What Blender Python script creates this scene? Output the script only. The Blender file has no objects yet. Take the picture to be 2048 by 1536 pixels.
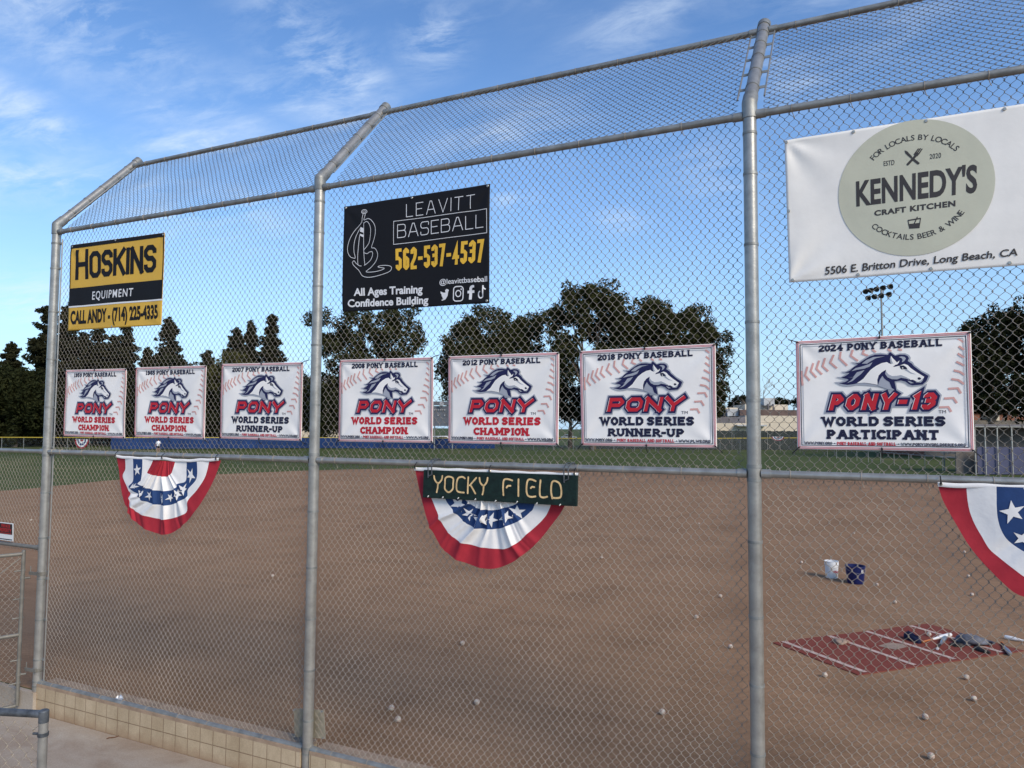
import bpy, bmesh, math, random
import numpy as np
from mathutils import Vector, Matrix
from mathutils.geometry import tessellate_polygon
random.seed(7); RNG = np.random.default_rng(11)
SC = bpy.context.scene
COL = SC.collection
R_ = math.radians

# ------------------------------------------------------------------ camera
FOC = 1468.0
CAM = np.array([9.9344, -6.3141, 3.5196])
YAW, PIT, ROL = -.4424, .0587, .0062
CF = np.array([math.sin(YAW)*math.cos(PIT), math.cos(YAW)*math.cos(PIT), math.sin(PIT)])
_r = np.array([math.cos(YAW), -math.sin(YAW), 0.0]); _u = np.cross(_r, CF)
CR = math.cos(ROL)*_r + math.sin(ROL)*_u
CU = -math.sin(ROL)*_r + math.cos(ROL)*_u
cd = bpy.data.cameras.new('camera'); cam = bpy.data.objects.new('camera', cd); COL.objects.link(cam)
cd.sensor_fit = 'HORIZONTAL'; cd.sensor_width = 36; cd.lens = 36*FOC/2048; cd.clip_start = .05; cd.clip_end = 5000
M = Matrix.Identity(4)
for i in range(3):
    M[i][0], M[i][1], M[i][2], M[i][3] = CR[i], CU[i], -CF[i], CAM[i]
cam.matrix_world = M
SC.camera = cam

# surveying helpers: photo sight line -> a point on a known plane of the place
def ray(px, py): return CF + (px-1024)/FOC*CR - (py-768)/FOC*CU
def PY(px, py, y=0.0):
    d = ray(px, py); return CAM + d*((y-CAM[1])/d[1])
def GZ(px, py, z=0.0):
    d = ray(px, py); return CAM + d*((z-CAM[2])/d[2])
def DP(px, py, dist): return CAM + ray(px, py)*dist
def HOR(px): return 854 + (px-1024)*.0063      # horizon row

# ------------------------------------------------------------------ world, sun, exposure
SUN_EL, SUN_AZ = 34.0, 118.0      # azimuth clockwise from +y
SKY_STRENGTH, SUN_STRENGTH, EXPOSURE = .082, 1.5, 1.15
W = bpy.data.worlds.new('World'); SC.world = W; W.use_nodes = True
nt = W.node_tree; N = nt.nodes; L = nt.links
bg = N['Background']
sky = N.new('ShaderNodeTexSky'); sky.sky_type = 'NISHITA'; sky.sun_disc = False
sky.sun_elevation = R_(SUN_EL); sky.sun_rotation = R_(SUN_AZ)
sky.altitude = 10; sky.air_density = 1.0; sky.dust_density = .6; sky.ozone_density = 1.6
tc = N.new('ShaderNodeTexCoord')
def wmath(op, a, b=None, c=None):
    n = N.new('ShaderNodeMath'); n.operation = op
    for i, v in enumerate((a, b, c)):
        if v is None: continue
        if isinstance(v, (int, float)): n.inputs[i].default_value = v
        else: L.new(v, n.inputs[i])
    return n.outputs[0]
def wvec(op, a, b):
    n = N.new('ShaderNodeVectorMath'); n.operation = op
    for i, v in enumerate((a, b)):
        if isinstance(v, (tuple, list, np.ndarray)): n.inputs[i].default_value = tuple(float(q) for q in v)
        else: L.new(v, n.inputs[i])
    return n.outputs['Value'] if op in ('DOT_PRODUCT', 'LENGTH') else n.outputs[0]
DIR = tc.outputs['Generated']
sp = N.new('ShaderNodeSeparateXYZ'); L.new(DIR, sp.inputs[0])
zz = wmath('MAXIMUM', wmath('ADD', sp.outputs[2], .10), .03)
cx = wmath('DIVIDE', sp.outputs[0], zz); cy = wmath('DIVIDE', sp.outputs[1], zz)
cmb = N.new('ShaderNodeCombineXYZ'); L.new(cx, cmb.inputs[0]); L.new(cy, cmb.inputs[1])
def wnoise(scale, detail, rough, dist, rot, stretch, off):
    mp = N.new('ShaderNodeMapping'); L.new(cmb.outputs[0], mp.inputs[0])
    mp.inputs['Rotation'].default_value = (0, 0, R_(rot)); mp.inputs['Scale'].default_value = stretch
    mp.inputs['Location'].default_value = off
    n = N.new('ShaderNodeTexNoise'); L.new(mp.outputs[0], n.inputs['Vector'])
    n.inputs['Scale'].default_value = scale; n.inputs['Detail'].default_value = detail
    n.inputs['Roughness'].default_value = rough; n.inputs['Distortion'].default_value = dist
    return n.outputs['Fac']
wisp = wnoise(2.0, 9, .62, .35, 30, (1.0, 2.4, 1), (3.1, 1.7, 0))
wisp2 = wnoise(4.6, 8, .66, .5, -15, (1.0, 2.0, 1), (7.7, 2.2, 0))
veil = wnoise(.55, 4, .5, .3, 20, (1, 1.6, 1), (1.3, 4.2, 0))
# cirrus patches: a bright core at a compass direction, wider along one axis
acc = None
for (px, py, a, b, ang, g) in [(150, 25, 130, 40, 20, .9), (650, 120, 110, 55, 35, .85), (870, 80, 60, 40, -35, .8), (1270, 50, 110, 45, -20, .5),
        (640, 210, 130, 35, 8, .6), (405, 285, 90, 26, -8, .75), (30, 225, 70, 40, 20, .8), (400, 235, 140, 26, 5, .5), (60, 350, 150, 30, 4, .6),
        (200, 380, 140, 26, -8, .55), (1000, 260, 130, 40, -12, .5), (1580, 150, 80, 35, 30, .5), (60, 600, 130, 40, -4, .55), (330, 430, 120, 40, 10, .4),
        (520, 430, 70, 30, 40, .4), (1240, 440, 40, 20, 0, .5), (1420, 340, 90, 40, 30, .35), (230, 110, 200, 40, 18, .45), (60, 60, 120, 50, 15, .5),
        (1800, 60, 120, 40, -15, .25), (1030, 400, 40, 20, 0, .45), (1700, -120, 260, 80, 10, .5), (700, -200, 300, 80, 10, .5), (-300, 250, 250, 60, 5, .6), (2500, 200, 250, 70, -10, .5)]:
    d0 = ray(px, py); d0 = d0/np.linalg.norm(d0)
    ca, sa = math.cos(R_(ang)), math.sin(R_(ang))
    e1 = (CR*ca - CU*sa)/(a*1.0/FOC); e2 = (CR*sa + CU*ca)/(b*1.0/FOC)
    df = wvec('SUBTRACT', DIR, d0)
    q1 = wvec('DOT_PRODUCT', df, e1); q2 = wvec('DOT_PRODUCT', df, e2)
    rr = wmath('ADD', wmath('MULTIPLY', q1, q1), wmath('MULTIPLY', q2, q2))
    g_ = wmath('MULTIPLY', wmath('EXPONENT', wmath('MULTIPLY', rr, -.8)), g)
    acc = g_ if acc is None else wmath('MAXIMUM', acc, g_)
w1 = wmath('MULTIPLY', wmath('MAXIMUM', wmath('SUBTRACT', wisp, .43), 0), 3.2)
w2 = wmath('MULTIPLY', wmath('MAXIMUM', wmath('SUBTRACT', wisp2, .45), 0), 3.6)
core = wmath('MULTIPLY', acc, wmath('ADD', wmath('MULTIPLY', w1, .80), wmath('MULTIPLY', w2, .75)))
vl = wmath('MULTIPLY', wmath('MAXIMUM', wmath('SUBTRACT', veil, .52), 0), .35)
vl = wmath('MULTIPLY', vl, wmath('ADD', w1, .2))
cl = wmath('MINIMUM', wmath('ADD', core, vl), .9)
tint = N.new('ShaderNodeMix'); tint.data_type = 'RGBA'; tint.blend_type = 'MULTIPLY'; tint.inputs[0].default_value = 1
L.new(sky.outputs[0], tint.inputs[6])
tr_ = N.new('ShaderNodeValToRGB'); L.new(sp.outputs[2], tr_.inputs[0])
tr_.color_ramp.elements[0].color = (.78, .97, 1.17, 1); tr_.color_ramp.elements[0].position = .1
tr_.color_ramp.elements[1].color = (.55, .79, 1.06, 1); tr_.color_ramp.elements[1].position = .55
L.new(tr_.outputs[0], tint.inputs[7])
hz = N.new('ShaderNodeMix'); hz.data_type = 'RGBA'     # clear sea air: pale blue, not yellow, at the horizon
L.new(wmath('MULTIPLY', wmath('EXPONENT', wmath('MULTIPLY', wmath('MAXIMUM', sp.outputs[2], 0), -6.5)), .92), hz.inputs[0])
L.new(tint.outputs[2], hz.inputs[6]); hz.inputs[7].default_value = (2.75, 4.0, 5.4, 1)
mix = N.new('ShaderNodeMix'); mix.data_type = 'RGBA'; L.new(cl, mix.inputs[0])
L.new(hz.outputs[2], mix.inputs[6]); mix.inputs[7].default_value = (4.6, 5.3, 6.2, 1)
L.new(mix.outputs[2], bg.inputs['Color']); bg.inputs['Strength'].default_value = SKY_STRENGTH

sl = bpy.data.lights.new('sun', 'SUN'); sl.energy = SUN_STRENGTH; sl.angle = R_(24); sl.color = (1, .86, .68)
sun = bpy.data.objects.new('sun', sl); COL.objects.link(sun)
sdir = Vector((math.sin(R_(SUN_AZ))*math.cos(R_(SUN_EL)), math.cos(R_(SUN_AZ))*math.cos(R_(SUN_EL)), math.sin(R_(SUN_EL))))
sun.rotation_euler = sdir.to_track_quat('Z', 'Y').to_euler(); sun.location = (30, -30, 40)
SC.view_settings.view_transform = 'Standard'; SC.view_settings.look = 'None'
SC.view_settings.exposure = EXPOSURE; SC.view_settings.gamma = 1; SC.view_settings.use_curve_mapping = False

# ------------------------------------------------------------------ materials
def mat(name, col, rough=.7, metal=0., noise=0., nscale=5., bump=0., bscale=40., col2=None, spec=.3, detail=6, bdist=.01):
    m = bpy.data.materials.new(name); m.use_nodes = True
    t = m.node_tree; b = t.nodes['Principled BSDF']
    b.inputs['Base Color'].default_value = (*col, 1); b.inputs['Roughness'].default_value = rough
    b.inputs['Metallic'].default_value = metal; b.inputs['Specular IOR Level'].default_value = spec
    if noise or col2 or bump:
        c = t.nodes.new('ShaderNodeTexCoord')
    if noise or col2:
        n = t.nodes.new('ShaderNodeTexNoise'); n.inputs['Scale'].default_value = nscale; n.inputs['Detail'].default_value = detail
        n.inputs['Roughness'].default_value = .6
        t.links.new(c.outputs['Object'], n.inputs['Vector'])
        cr = t.nodes.new('ShaderNodeValToRGB'); t.links.new(n.outputs['Fac'], cr.inputs[0])
        a = col; z = col2 or tuple(min(1, v*(1+noise)) for v in col)
        if col2 is None: a = tuple(v*(1-noise) for v in col)
        cr.color_ramp.elements[0].color = (*a, 1); cr.color_ramp.elements[1].color = (*z, 1)
        cr.color_ramp.elements[0].position = .3; cr.color_ramp.elements[1].position = .7
        t.links.new(cr.outputs[0], b.inputs['Base Color'])
    if bump:
        n2 = t.nodes.new('ShaderNodeTexNoise'); n2.inputs['Scale'].default_value = bscale; n2.inputs['Detail'].default_value = 5
        t.links.new(c.outputs['Object'], n2.inputs['Vector'])
        bp = t.nodes.new('ShaderNodeBump'); bp.inputs['Strength'].default_value = bump; bp.inputs['Distance'].default_value = bdist
        t.links.new(n2.outputs['Fac'], bp.inputs['Height']); t.links.new(bp.outputs[0], b.inputs['Normal'])
    return m
MT = {}
MT['steel'] = mat('galvanized_steel', (.35, .34, .31), .38, .55, .22, 9, .12, 60, spec=.5)
MT['steel_dull'] = mat('weathered_galvanized_steel', (.27, .275, .26), .55, .55, .3, 7, .15, 50, spec=.4)
MT['steel_pale'] = mat('painted_gate_steel', (.20, .19, .165), .55, .3, .25, 9, .15, 50)
MT['steel_dark'] = mat('dark_painted_rail', (.10, .11, .12), .5, .4, .5, 18, .1, 60)
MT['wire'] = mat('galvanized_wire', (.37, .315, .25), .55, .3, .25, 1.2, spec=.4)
MT['wire_shaded'] = mat('shaded_galvanized_wire', (.26, .235, .20), .5, .55, .25, 1.2, spec=.4)  # upper panels: shade on wire undersides, seen from below, put into the colour
MT['wire_underside'] = mat('weathered_underside_wire', (.15, .145, .13), .6, .5, .25, 1.2, spec=.3)  # overhang: dull weathered wire, with its underside shade also painted into the colour
MT['tie'] = mat('black_zip_tie', (.012, .012, .014), .5)
MT['grommet'] = mat('brass_grommet', (.45, .42, .36), .35, .8)
def vinyl(name, col, rough=.55): return mat(name, col, rough, 0, .05, 3, .15, 7, spec=.15 if max(col) < .1 else .3, bdist=.02)
MT['white'] = vinyl('white_vinyl', (.86, .835, .79))
MT['cream'] = vinyl('cream_white_vinyl', (.84, .81, .745), .45)
MT['sage'] = vinyl('sage_green_print', (.54, .535, .41), .45)
MT['charcoal'] = vinyl('charcoal_print', (.055, .052, .052))
MT['black'] = vinyl('black_vinyl', (.011, .011, .013), .6)
MT['navy'] = vinyl('navy_print', (.018, .020, .075))
MT['dknavy'] = vinyl('dark_navy_print', (.02, .022, .05))
MT['grey'] = vinyl('silver_grey_print', (.36, .38, .43))
MT['red'] = vinyl('red_print', (.50, .016, .03))
MT['pinkred'] = vinyl('faded_red_border', (.56, .13, .15))
MT['pink'] = vinyl('faded_stitch_print', (.66, .36, .32))
MT['yellow'] = vinyl('yellow_vinyl', (.66, .40, .055))
MT['amber'] = vinyl('amber_print', (.78, .46, .045))
MT['offwhite'] = vinyl('off_white_print', (.72, .72, .72))
MT['c_red'] = mat('red_bunting_cloth', (.37, .028, .042), .8, 0, .1, 8, .25, 25, spec=.15)
MT['c_white'] = mat('white_bunting_cloth', (.82, .80, .77), .8, 0, .04, 8, .25, 25, spec=.15)
MT['c_navy'] = mat('navy_bunting_cloth', (.022, .055, .16), .75, 0, .12, 8, .25, 25, spec=.2)
MT['board'] = mat('dark_green_board_paint', (.006, .018, .014), .5, 0, .5, 14, .4, 35)
MT['routed'] = mat('routed_bare_wood', (.72, .50, .24), .7, 0, .3, 18, .3, 60)
MT['chip'] = mat('chipped_white_paint', (.75, .74, .68), .7)
MT['ball'] = mat('scuffed_baseball_leather', (.46, .41, .34), .7, 0, .3, 30)
MT['stitch'] = mat('red_ball_stitch', (.35, .04, .03), .7)
MT['bucket_white'] = mat('white_bucket_plastic', (.72, .73, .74), .4, 0, .06, 6)
MT['bucket_blue'] = mat('blue_bucket_plastic', (.009, .015, .085), .4, 0, .15, 6)
MT['turf_red'] = mat('red_mat_turf', (.20, .046, .036), .95, 0, .3, 3.2, .5, 120, col2=(.205, .070, .052), spec=.05, detail=8)
MT['mat_line'] = mat('dusty_white_line', (.50, .36, .30), .9, 0, .25, 8)
MT['plate'] = mat('dusty_plate', (.30, .215, .16), .9, 0, .2, 9)
MT['bat_grey'] = mat('grey_bat_metal', (.25, .26, .29), .3, .6)
MT['bat_white'] = mat('white_bat_paint', (.75, .74, .72), .35)
MT['bat_orange'] = mat('orange_bat_paint', (.45, .15, .04), .4)
MT['grip'] = mat('black_grip_tape', (.02, .02, .022), .8)
MT['cloth_navy'] = mat('navy_cloth', (.012, .016, .045), .85, 0, .3, 12, .5, 30)
MT['cloth_grey'] = mat('grey_cloth', (.115, .12, .14), .9, 0, .35, 9, .5, 25)
MT['leather'] = mat('dark_leather', (.035, .028, .024), .6, 0, .4, 14, .4, 40)
MT['foil'] = mat('crumpled_foil', (.6, .62, .65), .5, .5, .3, 30)
MT['rust'] = mat('rusty_stick', (.12, .06, .035), .9)
MT['platemetal'] = mat('weathered_metal_plate', (.34, .30, .22), .6, .2, .25, 9, .2, 30)
MT['sign_red'] = mat('sign_red', (.50, .02, .02), .5)
MT['sign_black'] = mat('sign_black', (.012, .012, .012), .5)
MT['sign_white'] = mat('sign_white', (.7, .7, .68), .5)
MT['cap_yellow'] = mat('yellow_fence_cap', (.48, .36, .05), .5)
MT['screen_blue'] = mat('blue_windscreen', (.008, .032, .115), .8, 0, .3, .35, .2, 2)
MT['screen_green'] = mat('dark_green_slat_screen', (.035, .045, .042), .8, 0, .35, 1.5)
MT['bldg'] = mat('beige_stucco', (.62, .54, .42), .9, 0, .08, .6)
MT['bldg_brick'] = mat('brick_red_wall', (.24, .105, .07), .9, 0, .2, 2)
MT['roof_grey'] = mat('grey_roof', (.17, .16, .17), .9, 0, .25, .8)
MT['roof_brown'] = mat('brown_roof', (.12, .085, .075), .9, 0, .25, .8)
MT['roof_unit'] = mat('rooftop_unit_metal', (.45, .46, .46), .5, .3, .2, 1)
MT['glass_dark'] = mat('dark_window', (.02, .022, .025), .2)
MT['score'] = mat('scoreboard_panel', (.10, .11, .13), .7, 0, .2, .8)
MT['score_mark'] = mat('scoreboard_lettering', (.32, .33, .35), .7)
MT['van'] = mat('white_van_paint', (.7, .7, .7), .35)
MT['car'] = mat('pale_car_paint', (.30, .34, .38), .3, .4)
MT['tyre'] = mat('tyre_rubber', (.02, .02, .02), .8)
MT['bark'] = mat('bark', (.10, .075, .055), .95, 0, .4, 4)
MT['bark_pale'] = mat('pale_bark', (.26, .22, .18), .95, 0, .3, 2)
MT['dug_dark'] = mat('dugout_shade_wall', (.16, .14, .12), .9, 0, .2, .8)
MT['dug_blue'] = mat('dusty_blue_panel', (.075, .082, .14), .8, 0, .15, .7)
MT['lamp'] = mat('floodlight_housing', (.05, .045, .04), .6)
MT['skin'] = mat('skin', (.40, .23, .16), .6)
MT['hair'] = mat('dark_hair', (.02, .016, .014), .7)
MT['shirt'] = mat('white_shirt', (.75, .76, .78), .8)
MT['shorts'] = mat('black_shorts', (.015, .015, .018), .8)
def leafmat(name, a, b):
    m = mat(name, a, .8, 0, .0, .55, col2=b, spec=.06, detail=8)
    t = m.node_tree; p = t.nodes['Principled BSDF']; out = t.nodes['Material Output']
    tr = t.nodes.new('ShaderNodeBsdfTranslucent'); tr.inputs[0].default_value = (*[v*1.2 for v in b], 1)
    mx = t.nodes.new('ShaderNodeMixShader'); mx.inputs[0].default_value = .15
    t.links.new(p.outputs[0], mx.inputs[1]); t.links.new(tr.outputs[0], mx.inputs[2]); t.links.new(mx.outputs[0], out.inputs[0])
    return m
MT['leaf_olive'] = leafmat('olive_foliage', (.015, .019, .007), (.060, .062, .022))
MT['leaf_green'] = leafmat('green_foliage', (.012, .016, .006), (.040, .044, .016))
MT['leaf_dark'] = leafmat('dark_foliage', (.011, .014, .006), (.026, .030, .011))
MT['leaf_pine'] = leafmat('pine_foliage', (.013, .015, .008), (.044, .043, .020))
MT['leaf_yew'] = leafmat('yellow_green_foliage', (.05, .05, .016), (.09, .085, .028))

# ------------------------------------------------------------------ object helpers
def tag(o, label=None, cat=None, group=None, kind=None):
    if label: o['label'] = label
    if cat: o['category'] = cat
    if group: o['group'] = group
    if kind: o['kind'] = kind
    return o
def empty(name, loc, rz=0):
    o = bpy.data.objects.new(name, None); COL.objects.link(o); o.location = [float(v) for v in loc]; o.rotation_euler = (0, 0, rz)
    o.empty_display_size = .1
    return o
def setparent(o, p):
    """parent, mesh data given in world coordinates -> made local to the thing"""
    if p is None: return
    o.parent = p
def chain_world(p):
    m = Matrix.Identity(4)
    while p is not None:
        m = (Matrix.Translation(p.location) @ p.rotation_euler.to_matrix().to_4x4()) @ m
        p = p.parent
    return m
def mesh_obj(name, V, Fc, mats, parent=None, mi=None, smooth=False, world=True):
    """V in world coordinates; stored relative to the parent chain"""
    V = np.asarray(V, dtype=float).reshape(-1, 3)
    if parent is not None and world:
        mw = np.array(chain_world(parent).inverted()); V = V @ mw[:3, :3].T + mw[:3, 3]
    me = bpy.data.meshes.new(name)
    if isinstance(Fc, np.ndarray):
        k = Fc.shape[1]; me.vertices.add(len(V)); me.vertices.foreach_set('co', V.astype(np.float32).ravel())
        me.loops.add(Fc.size); me.polygons.add(len(Fc))
        me.loops.foreach_set('vertex_index', Fc.astype(np.int32).ravel())
        me.polygons.foreach_set('loop_start', (np.arange(len(Fc))*k).astype(np.int32))
        me.polygons.foreach_set('loop_total', np.full(len(Fc), k, dtype=np.int32))
    else:
        me.from_pydata([tuple(v) for v in V], [], Fc)
    for m in (mats if isinstance(mats, (list, tuple)) else [mats]): me.materials.append(m)
    if mi is not None: me.polygons.foreach_set('material_index', np.asarray(mi, dtype=np.int32))
    if smooth: me.polygons.foreach_set('use_smooth', np.ones(len(me.polygons), dtype=bool))
    me.update(calc_edges=True); me.validate()
    o = bpy.data.objects.new(name, me); COL.objects.link(o); setparent(o, parent)
    return o
class MB:
    """collects shapes for ONE mesh"""
    def __init__(s): s.V = []; s.F = []; s.mi = []
    def add(s, V, Fc, m=0):
        o = len(s.V); s.V += [tuple(float(c) for c in v) for v in V]
        s.F += [[i+o for i in f] for f in Fc]; s.mi += [m]*len(Fc)
    def box(s, lo, hi, m=0, rz=0, c=None):
        x0, y0, z0 = lo; x1, y1, z1 = hi
        V = np.array([(x, y, z) for z in (z0, z1) for y in (y0, y1) for x in (x0, x1)], float)
        if rz:
            c = np.array(c if c is not None else ((x0+x1)/2, (y0+y1)/2, 0)); ca, sa = math.cos(rz), math.sin(rz)
            d = V-c; V = np.stack([c[0]+d[:, 0]*ca-d[:, 1]*sa, c[1]+d[:, 0]*sa+d[:, 1]*ca, V[:, 2]], 1)
        s.add(V, [(0, 2, 3, 1), (4, 5, 7, 6), (0, 1, 5, 4), (2, 6, 7, 3), (0, 4, 6, 2), (1, 3, 7, 5)], m)
    def tube(s, pts, rad, n=12, m=0, cap=True):
        pts = [np.asarray(p, float) for p in pts]
        rads = rad if isinstance(rad, (list, tuple)) else [rad]*len(pts)
        base = len(s.V); k = len(pts); prev = None; V = []
        for i, p in enumerate(pts):
            a = pts[max(i-1, 0)]; b = pts[min(i+1, k-1)]
            t = b-a; t = t/max(np.linalg.norm(t), 1e-9)
            ref = np.array([0, 0, 1.]) if abs(t[2]) < .9 else np.array([0, 1., 0])
            if prev is not None: ref = prev
            x = np.cross(ref, t)
            if np.linalg.norm(x) < 1e-6: x = np.cross(np.array([1., 0, 0]), t)
            x = x/np.linalg.norm(x); y = np.cross(t, x); prev = y
            # mitre scale
            sc = 1.0
            if 0 < i < k-1:
                u = pts[i]-pts[i-1]; u = u/np.linalg.norm(u); sc = 1/max(.6, abs(float(u@t)))
            for j in range(n):
                w = 2*math.pi*j/n
                V.append(p+rads[i]*(math.cos(w)*x+math.sin(w)*y))
        Fc = []
        for i in range(k-1):
            for j in range(n):
                j2 = (j+1) % n
                Fc.append((i*n+j, i*n+j2, (i+1)*n+j2, (i+1)*n+j))
        if cap: Fc.append(tuple(range(n-1, -1, -1))); Fc.append(tuple((k-1)*n+j for j in range(n)))
        s.add(V, Fc, m)
    def lathe(s, c, prof, n=24, m=0, axis=(0, 0, 1)):
        c = np.asarray(c, float); ax = np.asarray(axis, float)
        pts = [c+ax*h for (r, h) in prof]
        s.tube_profile(pts, [r for (r, h) in prof], ax, n, m)
    def tube_profile(s, pts, rads, ax, n, m):
        ax = ax/np.linalg.norm(ax); ref = np.array([0, 0, 1.]) if abs(ax[2]) < .9 else np.array([1., 0, 0])
        x = np.cross(ref, ax); x /= np.linalg.norm(x); y = np.cross(ax, x)
        V = [p+r*(math.cos(2*math.pi*j/n)*x+math.sin(2*math.pi*j/n)*y) for p, r in zip(pts, rads) for j in range(n)]
        Fc = [(i*n+j, i*n+(j+1) % n, (i+1)*n+(j+1) % n, (i+1)*n+j) for i in range(len(pts)-1) for j in range(n)]
        Fc += [tuple(range(n-1, -1, -1)), tuple((len(pts)-1)*n+j for j in range(n))]
        s.add(V, Fc, m)
    def ball(s, c, r, n=10, k=7, m=0, sq=(1, 1, 1)):
        V = [];
        for i in range(k+1):
            a = math.pi*i/k
            for j in range(n):
                b = 2*math.pi*j/n
                V.append((c[0]+r*sq[0]*math.sin(a)*math.cos(b), c[1]+r*sq[1]*math.sin(a)*math.sin(b), c[2]+r*sq[2]*math.cos(a)))
        s.add(V, [(i*n+j, (i+1)*n+j, (i+1)*n+(j+1) % n, i*n+(j+1) % n) for i in range(k) for j in range(n)], m)
    def build(s, name, mats, parent=None, smooth=False, world=True):
        o = mesh_obj(name, s.V, s.F, mats, parent, s.mi, smooth, world)
        if smooth:
            bm = bmesh.new(); bm.from_mesh(o.data)
            for e in bm.edges:
                if len(e.link_faces) == 2 and e.calc_face_angle(0) > .7: e.smooth = False
            bm.to_mesh(o.data); bm.free()
        return o
def mesh_instance(name, data, parent, loc=(0, 0, 0)):
    o = bpy.data.objects.new(name, data); COL.objects.link(o); o.parent = parent; o.location = loc
    return o
def copy_tree(o, parent=None):
    c = o.copy(); COL.objects.link(c); c.parent = parent
    for ch in list(o.children): copy_tree(ch, c)
    return c

# ------------------------------------------------------------------ the ground
def grid_sheet(name, x0, x1, y0, y1, z, nx, ny, m):
    xs = np.linspace(x0, x1, nx); ys = np.linspace(y0, y1, ny)
    V = [(x, y, z) for y in ys for x in xs]
    Fc = [(j*nx+i, j*nx+i+1, (j+1)*nx+i+1, (j+1)*nx+i) for j in range(ny-1) for i in range(nx-1)]
    return tag(mesh_obj(name, V, Fc, m), kind='structure')

def nodes_of(m): return m.node_tree.nodes, m.node_tree.links, m.node_tree.nodes['Principled BSDF']
def N_noise(m, scale, detail=6, rough=.6, stretch=(1, 1, 1), rot=0, dist=0, coord='Object'):
    n, l, b = nodes_of(m)
    c = n.new('ShaderNodeTexCoord'); mp = n.new('ShaderNodeMapping'); l.new(c.outputs[coord], mp.inputs[0])
    mp.inputs['Scale'].default_value = stretch; mp.inputs['Rotation'].default_value = (0, 0, rot)
    t = n.new('ShaderNodeTexNoise'); t.inputs['Scale'].default_value = scale; t.inputs['Detail'].default_value = detail
    t.inputs['Roughness'].default_value = rough; t.inputs['Distortion'].default_value = dist
    l.new(mp.outputs[0], t.inputs['Vector']); return t.outputs['Fac']
def N_ramp(m, fac, stops):
    n, l, b = nodes_of(m); r = n.new('ShaderNodeValToRGB'); l.new(fac, r.inputs[0])
    e = r.color_ramp.elements
    while len(e) < len(stops): e.new(.5)
    for i, (p, c) in enumerate(stops): e[i].position = p; e[i].color = (*c, 1) if not isinstance(c, float) else (c, c, c, 1)
    return r.outputs[0]
def N_mix(m, fac, a, b_, mode='MIX'):
    n, l, b = nodes_of(m); x = n.new('ShaderNodeMix'); x.data_type = 'RGBA'; x.blend_type = mode
    for i, v in ((0, fac), (6, a), (7, b_)):
        if isinstance(v, (int, float)): x.inputs[i].default_value = v
        elif isinstance(v, tuple): x.inputs[i].default_value = (*v, 1)
        else: l.new(v, x.inputs[i])
    return x.outputs[2]
# infield clay: drag-mat streaks, damp patches, pebbles
mdirt = mat('infield_clay', (.16, .10, .07), .95, spec=.1)
n, l, b = nodes_of(mdirt)
big = N_noise(mdirt, .22, 3, .5, (1, 1, 1), .4, .6)
mid = N_noise(mdirt, .9, 6, .6, (1, .45, 1), .9, .5)
strk = N_noise(mdirt, 2.2, 6, .65, (.18, 1.6, 1), -.55, .8)
fine = N_noise(mdirt, 34, 6, .75)
peb = N_noise(mdirt, 130, 2, .6)
c1 = N_ramp(mdirt, big, [(.28, (.246, .146, .082)), (.52, (.272, .162, .092)), (.74, (.290, .177, .103))])
c2 = N_ramp(mdirt, mid, [(.26, (.80, .785, .78)), (.5, (1., 1., 1.)), (.8, (1.10, 1.10, 1.09))])
c3 = N_ramp(mdirt, strk, [(.3, (.88, .87, .86)), (.7, (1.1, 1.1, 1.1))])
c4 = N_ramp(mdirt, fine, [(.25, (.74, .74, .74)), (.75, (1.24, 1.24, 1.24))])
c5 = N_ramp(mdirt, peb, [(.60, (1., 1., 1.)), (.74, (1.3, 1.28, 1.25))])
cc = N_mix(mdirt, 1., c1, c2, 'MULTIPLY'); cc = N_mix(mdirt, 1., cc, c3, 'MULTIPLY'); cc = N_mix(mdirt, 1., cc, c4, 'MULTIPLY'); cc = N_mix(mdirt, .6, cc, c5, 'MULTIPLY')
tcw = n.new('ShaderNodeTexCoord'); mpw = n.new('ShaderNodeMapping'); l.new(tcw.outputs['Object'], mpw.inputs[0]); mpw.inputs['Rotation'].default_value = (0, 0, .7)
wv = n.new('ShaderNodeTexWave'); l.new(mpw.outputs[0], wv.inputs['Vector']); wv.inputs['Scale'].default_value = 2.6; wv.inputs['Distortion'].default_value = 9; wv.inputs['Detail'].default_value = 3; wv.inputs['Detail Scale'].default_value = .35
c6_ = N_ramp(mdirt, wv.outputs['Fac'], [(.2, (.95, .95, .95)), (.8, (1.04, 1.04, 1.04))]); cc = N_mix(mdirt, .8, cc, c6_, 'MULTIPLY')
scf = N_noise(mdirt, 3.1, 7, .72, (.55, 1.5, 1), -.3, 1.4); scm = N_noise(mdirt, .35, 3, .5)
sc1 = N_ramp(mdirt, scf, [(.60, (1., 1., 1.)), (.70, (1.30, 1.30, 1.29))]); scf2 = N_ramp(mdirt, scm, [(.42, 0.), (.62, 1.)])
cc = N_mix(mdirt, scf2, cc, N_mix(mdirt, 1., cc, sc1, 'MULTIPLY'))
vo = n.new('ShaderNodeTexVoronoi'); l.new(tcw.outputs['Object'], vo.inputs['Vector']); vo.inputs['Scale'].default_value = 2.4; vo.inputs['Randomness'].default_value = 1
ft = N_ramp(mdirt, vo.outputs['Distance'], [(.06, (.80, .80, .79)), (.17, (1., 1., 1.))]); ftm = N_ramp(mdirt, scf, [(.48, 0.), (.62, 1.)])
cc = N_mix(mdirt, ftm, cc, N_mix(mdirt, 1., cc, ft, 'MULTIPLY'))
l.new(cc, b.inputs['Base Color'])
bp = n.new('ShaderNodeBump'); bp.inputs['Strength'].default_value = .6; bp.inputs['Distance'].default_value = .03
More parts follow.
